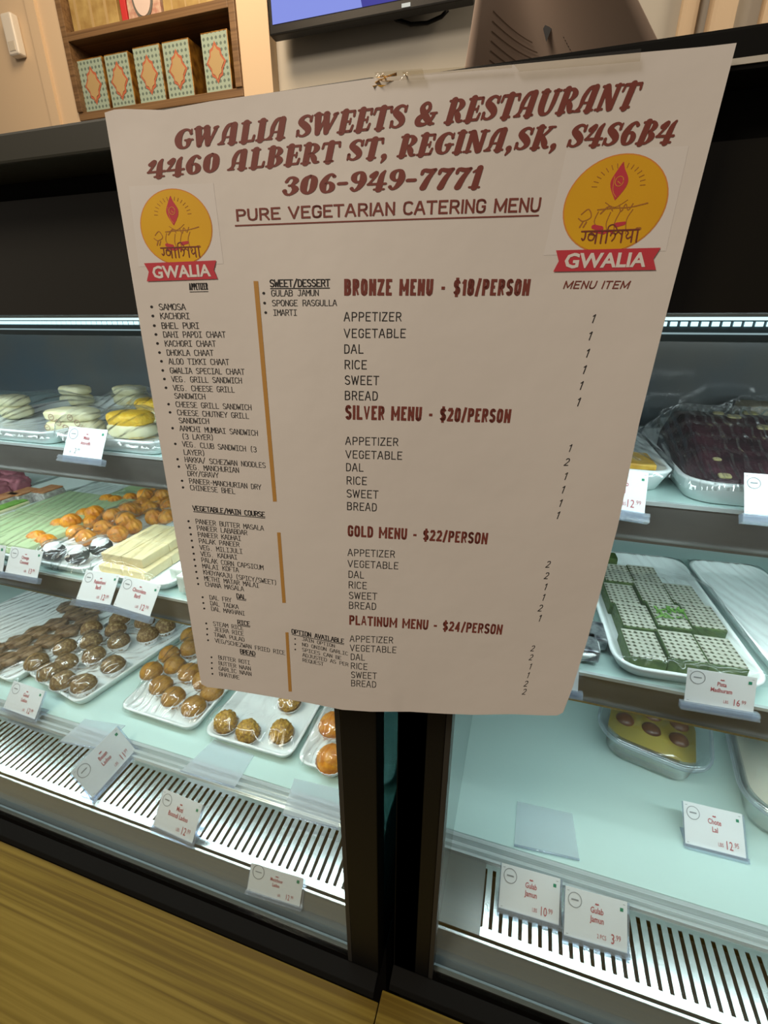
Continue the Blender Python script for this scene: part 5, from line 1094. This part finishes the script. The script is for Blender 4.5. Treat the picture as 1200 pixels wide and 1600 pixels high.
# ------------------------------------------------------------------ price tags
def hit_plane(u, v, p, nrm):
    r = ray(u, v); return CAM + r * ((p - CAM).dot(nrm) / r.dot(nrm))
DBG = False
def price_tag(tl, tr, br, bl, where, label, name1, name2, price, cents, unit, group, holder='rail', flip=False, upv=None):
    """tag corners as seen in the photograph; 'where' is ('Y', y) on a shelf edge or ('Z', z) standing on the deck"""
    if where[0] == 'Y': BL, BR = atY(*bl, where[1]), atY(*br, where[1])
    else: BL, BR = atZ(*bl, where[1]), atZ(*br, where[1])
    d = (BR - BL); w_ = d.length; ex = d.normalized()
    TL = hit_plane(*tl, BL, ex); TR = hit_plane(*tr, BR, ex)
    up = Vector(upv) if upv else ((TL - BL) + (TR - BR)) / 2; up -= ex * up.dot(ex); hh = up.length; uz = up.normalized(); nz = ex.cross(uz).normalized()
    if nz.dot(CAM - BL) < 0: nz = -nz
    if DBG: print('TAG', label[:40], tuple(round(q, 3) for q in BL), 'w %.3f' % w_, 'up', tuple(round(q, 3) for q in up))
    r = empty('price_tag', BL); tag(r, label, 'price tag', group)
    P = lambda a, b, c: tuple(ex * (a * w_) + uz * (b * hh) + nz * c)
    def quad(mb, a0, b0, a1, b1, c0, c1):
        v = [P(a, b, c) for c in (c0, c1) for a, b in ((a0, b0), (a1, b0), (a1, b1), (a0, b1))]
        return mb.add(v, [(0, 1, 2, 3), (7, 6, 5, 4), (0, 4, 5, 1), (1, 5, 6, 2), (2, 6, 7, 3), (3, 7, 4, 0)])
    quad(MB(), 0, 0, 1, 1, -.0005, 0).build('card', M['card'], r)
    as_ = hh / w_
    def prt(nm, m, items):
        mb = MB()
        for v, f in items: mb.add([P(a, b, .0004) for a, b in v], f)
        mb.build(nm, m, r)
    def txt(s, cx, b, h, bold=.0, right=False):
        v, f, wd = text_mesh(s, bold); k = h * as_
        x0 = cx - wd * k / (1 if right else 2)
        return ([(x0 + x * k, b + y * h) for x, y in v], f)
    red = []
    if name1: red.append(txt(name1, .52, .60, .125, .018))
    if name2: red.append(txt(name2, .52, .42, .125, .018))
    red.append(([(.52 - .035, .775), (.52, .765), (.52 + .035, .775), (.52 + .02, .81), (.52, .795), (.52 - .02, .81)], [(0, 1, 4, 5), (1, 2, 3, 4)]))
    prt('name_print', M['ink_tagred'], red)
    pr = []
    if unit: pr.append(txt(unit, .60 if not flip else .18, .13, .085, .0))
    px_ = .80 if not flip else .33
    if price: pr.append(txt(price, px_, .10, .19, .005, True))
    if cents: v, f, wd = text_mesh('.' + cents, .0); k = .11 * as_; pr.append(([(px_ + .01 + x * k, .18 + y * .11) for x, y in v], f))
    if pr: prt('price_print', M['ink_tagred'] if not flip else M['ink_grey'], pr)
    ring = []
    for rr, wd in ((.115, .012),):
        q = [(.16 + rr * math.cos(t * .2618), .76 + rr / as_ * math.sin(t * .2618)) for t in range(25)]; q2 = [(.16 + (rr - wd) * math.cos(t * .2618), .76 + (rr - wd) / as_ * math.sin(t * .2618)) for t in range(25)]
        ring.append((q + q2, [(k, k + 1, 26 + k, 25 + k) for k in range(24)]))
    ring.append(([(.10, .745), (.22, .745), (.22, .78), (.10, .78)], [(0, 1, 2, 3)]))
    for a, b in ((.03, .05), (.03, .92), (.93, .92)): ring.append(([(a, b), (a + .035, b), (a + .035, b + .012), (a, b + .012)], [(0, 1, 2, 3)]))
    prt('round_seal_print', M['ink_grey'], ring)
    g = .032
    prt('green_dot_print', M['ink_green'], [([(.885, .78), (.885 + 2 * g * .8, .78), (.885 + 2 * g * .8, .78 + 1.6 * g / as_), (.885, .78 + 1.6 * g / as_)], [(0, 1, 2, 3)])])
    hm = MB()
    if holder == 'rail':   # clear gripper below the card, ribbed
        for k in range(4): quad(hm, -.06, -.05 - .055 * k, 1.08, -.005 - .055 * k, -.004, .0035 + .001 * (k % 2))
        quad(hm, .0, -.22, 1.0, .16, -.0016, -.0008)
    else:                  # clear wedge stand: sleeve in front and a foot behind
        quad(hm, -.02, -.10, 1.04, .02, -.004, .003); quad(hm, -.02, -.06, 1.04, .98, -.0022, -.0012)
        bk = (nz * -1); bk.z = 0; bk.normalize()
        v = [Vector(P(a, -.08, 0)) + bk * q + Vector((0, 0, z)) for z in (.0, .0012) for a, q in ((0, .003), (1.02, .003), (1.02, .030), (0, .030))]
        hm.add(v, [(0, 1, 2, 3), (7, 6, 5, 4), (0, 4, 5, 1), (1, 5, 6, 2), (2, 6, 7, 3), (3, 7, 4, 0)])
    hm.build('clear_holder', M['acryl2'], r)
    return r
GL, GR = 'white price tags in the left case', 'white price tags in the right case'
price_tag((108, 664), (169, 674), (158, 718), (98, 711), ('Y', .458), 'price tag reading 2.99 on the left top shelf edge', 'Malai', 'Amrudh', '2', '99', 'pc', GL, flip=True)
price_tag((-46, 845), (9, 853), (4, 893), (-52, 884), ('Y', .440), 'price tag cut off by the left edge on the middle shelf', 'Kesar', 'Peda', '12', '99', 'LBS', GL)
price_tag((16, 853), (69, 862), (58, 903), (8, 894), ('Y', .440), 'price tag reading 13.99 in front of the pale green slab tray', 'Orange', 'Coconut', '13', '99', 'LBS', GL)
price_tag((134, 889), (188, 899), (172, 945), (119, 936), ('Y', .434), 'price tag reading 12.99, left one of the pair under the cream burfi', 'Rajasthani', 'Barfi', '12', '99', 'LBS', GL)
price_tag((193, 900), (253, 914), (234, 963), (177, 946), ('Y', .434), 'price tag reading 12.99, right one of the pair, beside the menu', 'Chocolate', 'Barfi', '12', '99', 'LBS', GL)
price_tag((21, 1066), (71, 1077), (54, 1124), (5, 1106), ('Z', .632), 'price tag on the deck front left of the speckled brown laddus', 'Gond', 'Ladoo', '12', '99', 'LBS', GL, 'stand')
price_tag((111, 1202), (181, 1140), (212, 1172), (145, 1247), ('Z', .618), 'price tag reading 11.99 turned sideways on the steel vent', 'Besan', 'Ladoo', '11', '99', 'LBS', GL, 'stand')
price_tag((257, 1228), (316, 1262), (300, 1318), (239, 1290), ('Z', .618), 'price tag reading 12.99 on the vent, right of the sideways tag', 'Moti', 'Boondi Ladoo', '12', '99', 'LBS', GL, 'stand')
price_tag((388, 1348), (478, 1373), (468, 1417), (386, 1391), ('Z', .598), 'price tag reading 12.99 low behind the glass near the black post', 'Motichoor', 'Ladoo', '12', '99', 'LBS', GL, 'stand')
price_tag((930, 727), (1014, 740), (1007, 803), (922, 790), ('Y', .470), 'price tag reading 12.99 half hidden by the menu on the right top shelf', 'Mango', 'Burfi', '12', '99', 'LBS', GR)
price_tag((1161, 736), (1262, 748), (1262, 812), (1163, 803), ('Y', .470), 'price tag below the maroon slab cut by the right picture edge', '', '', '', '', '', GR)
price_tag((1075, 1040), (1183, 1063), (1177, 1113), (1069, 1095), ('Y', .470), 'price tag reading 16.99 in front of the dotted pistachio bars', 'Pista', 'Madhuram', '16', '99', 'LBS', GR)
price_tag((820, 1018), (911, 1030), (903, 1080), (812, 1066), ('Y', .470), 'price tag mostly behind the menu, on the right middle shelf edge', '', '', '14', '99', 'LBS', GR, upv=(0, .016, .038))
price_tag((1067, 1248), (1160, 1275), (1166, 1342), (1071, 1318), ('Z', .630), 'price tag reading 12.95 standing alone on the right deck below the tubs', 'Chote', 'Lal', '12', '95', 'LBS', GR, 'stand')
price_tag((783, 1357), (872, 1377), (873, 1446), (779, 1418), ('Z', .618), 'price tag reading 10.99, left one of the pair on the right vent', 'Gulab', 'Jamun', '10', '99', 'LBS', GR, 'stand', upv=(0, .036, .036))
price_tag((884, 1380), (980, 1413), (980, 1490), (881, 1461), ('Z', .618), 'price tag reading 3.99 for two pieces, right one of the vent pair', 'Gulab', 'Jamun', '3', '99', '2 PCS', GR, 'stand')
def plate(q, z, label):
    p = [atZ(u, v, z) for u, v in q]; c = sum(p, Vector()) / 4
    v = [a - c + Vector((0, 0, h)) for h in (0, .0016) for a in p]
    mb = MB().add(v, [(0, 1, 2, 3), (7, 6, 5, 4), (0, 4, 5, 1), (1, 5, 6, 2), (2, 6, 7, 3), (3, 7, 4, 0)])
    b = (p[0] - c) * .94, (p[1] - c) * .94
    o = mb.build('acrylic_plate', M['acrylp'], None); o.location = c; tag(o, label, 'acrylic plate', 'loose clear acrylic plates')
    rim = MB(); rim.tube([p[3] - c + Vector((0, 0, .0022)), p[2] - c + Vector((0, 0, .0022))], .0016, 6); rim.build('turned_edge', M['acryl2'], o)
plate([(335, 1156), (397, 1181), (366, 1232), (282, 1206)], .6255, 'clear acrylic plate on the deck edge in front of the boondi laddus')
plate([(460, 1217), (540, 1236), (528, 1297), (441, 1274)], .6255, 'clear acrylic plate on the deck edge against the black post')
plate([(133, 1124), (196, 1134), (160, 1172), (92, 1160)], .6255, 'clear acrylic plate behind the sideways price tag')
plate([(808, 1253), (894, 1272), (905, 1345), (803, 1322)], .6262, 'clear acrylic plate on the bare right deck catching the lights')
# ------------------------------------------------------------------ lidded tubs on the right deck
def tub(fl, fr, depth, hgt, label, fill, fillz, balls, r=.03, z0=ZD):
    c, w_, yaw = frame_of(fl, fr, depth, z0 + .004)
    root = empty('lidded_tub', (c.x, c.y, z0 + .0006), yaw); tag(root, label, 'tub', 'clear lidded tubs on the right deck')
    def ringset(ps): return [[(x, y, z) for x, y in rrect(w_ + e * 2, depth + e * 2, max(.006, r + e))] for e, z in ps]
    MB().loft(ringset([(-.006, 0), (0, .004), (.010, hgt), (.018, hgt + .001), (.018, hgt + .003), (.009, hgt + .003), (-.002, .006), (-.008, .002)]), smooth=True).build('tub_body', M['acrylc'], root)
    MB().loft(ringset([(-.008, .0028), (-.003, .006), (-.003 + .010 * fillz / hgt, fillz)]), smooth=True).build('filling', fill, root)
    lid = MB().loft(ringset([(.021, hgt - .004), (.022, hgt + .0042), (.016, hgt + .007), (.006, hgt + .007), (.002, hgt + .013), (-.014, hgt + .014)]), smooth=True, cap0=False).build('lid', M['acrylc'], root)
    MB().loft(ringset([(.0195, hgt - .0045), (.0235, hgt - .003), (.0235, hgt + .0035), (.0195, hgt + .0045)]), smooth=True, cap0=False, cap1=False).build('lid_rim', M['acryl2'], lid)
    return root, w_
root, w_ = tub((944, 1174), (1077, 1230), .13, .055, 'clear lidded tub of brown sweets in amber syrup on the right deck', M['syrup'], .034, True)
me = ball_mesh('gulab_jamun', .017, 'plain', 3, M['jamun'], 3); jm = []
for i in range(3):
    for j in (1, 2):
        o = bpy.data.objects.new('gulab_jamun', me); COL.objects.link(o)
        c_, s_2 = math.cos(root.rotation_euler.z), math.sin(root.rotation_euler.z); x, y = (-.33 + .33 * i) * w_, (-.30 + .30 * j) * .13
        o.location = root.location + Vector((c_ * x - s_2 * y, s_2 * x + c_ * y, .028)); o.rotation_euler.z = i + j
        tag(o, 'brown gulab jamun in the syrup tub, %s row, %s' % (['', 'nearer', 'farther'][j], ['left', 'centre', 'right'][i]), 'sweet', 'gulab jamun in the syrup tub')
MB().loft([[(x, y, z) for x, y in rrect(w_ - .002 + e, .128 + e, .03)] for e, z in ((-.004, .0065), (.0022, .0066), (.0062, .0210), (-.001, .0210))], smooth=True, cap0=True, cap1=False).build('brown_layer', M['jamun'], root)
tub((1168, 1292), (1330, 1352), .20, .060, 'clear lidded tub of pale cream at the right edge of the deck', M['milk'], .040, False)
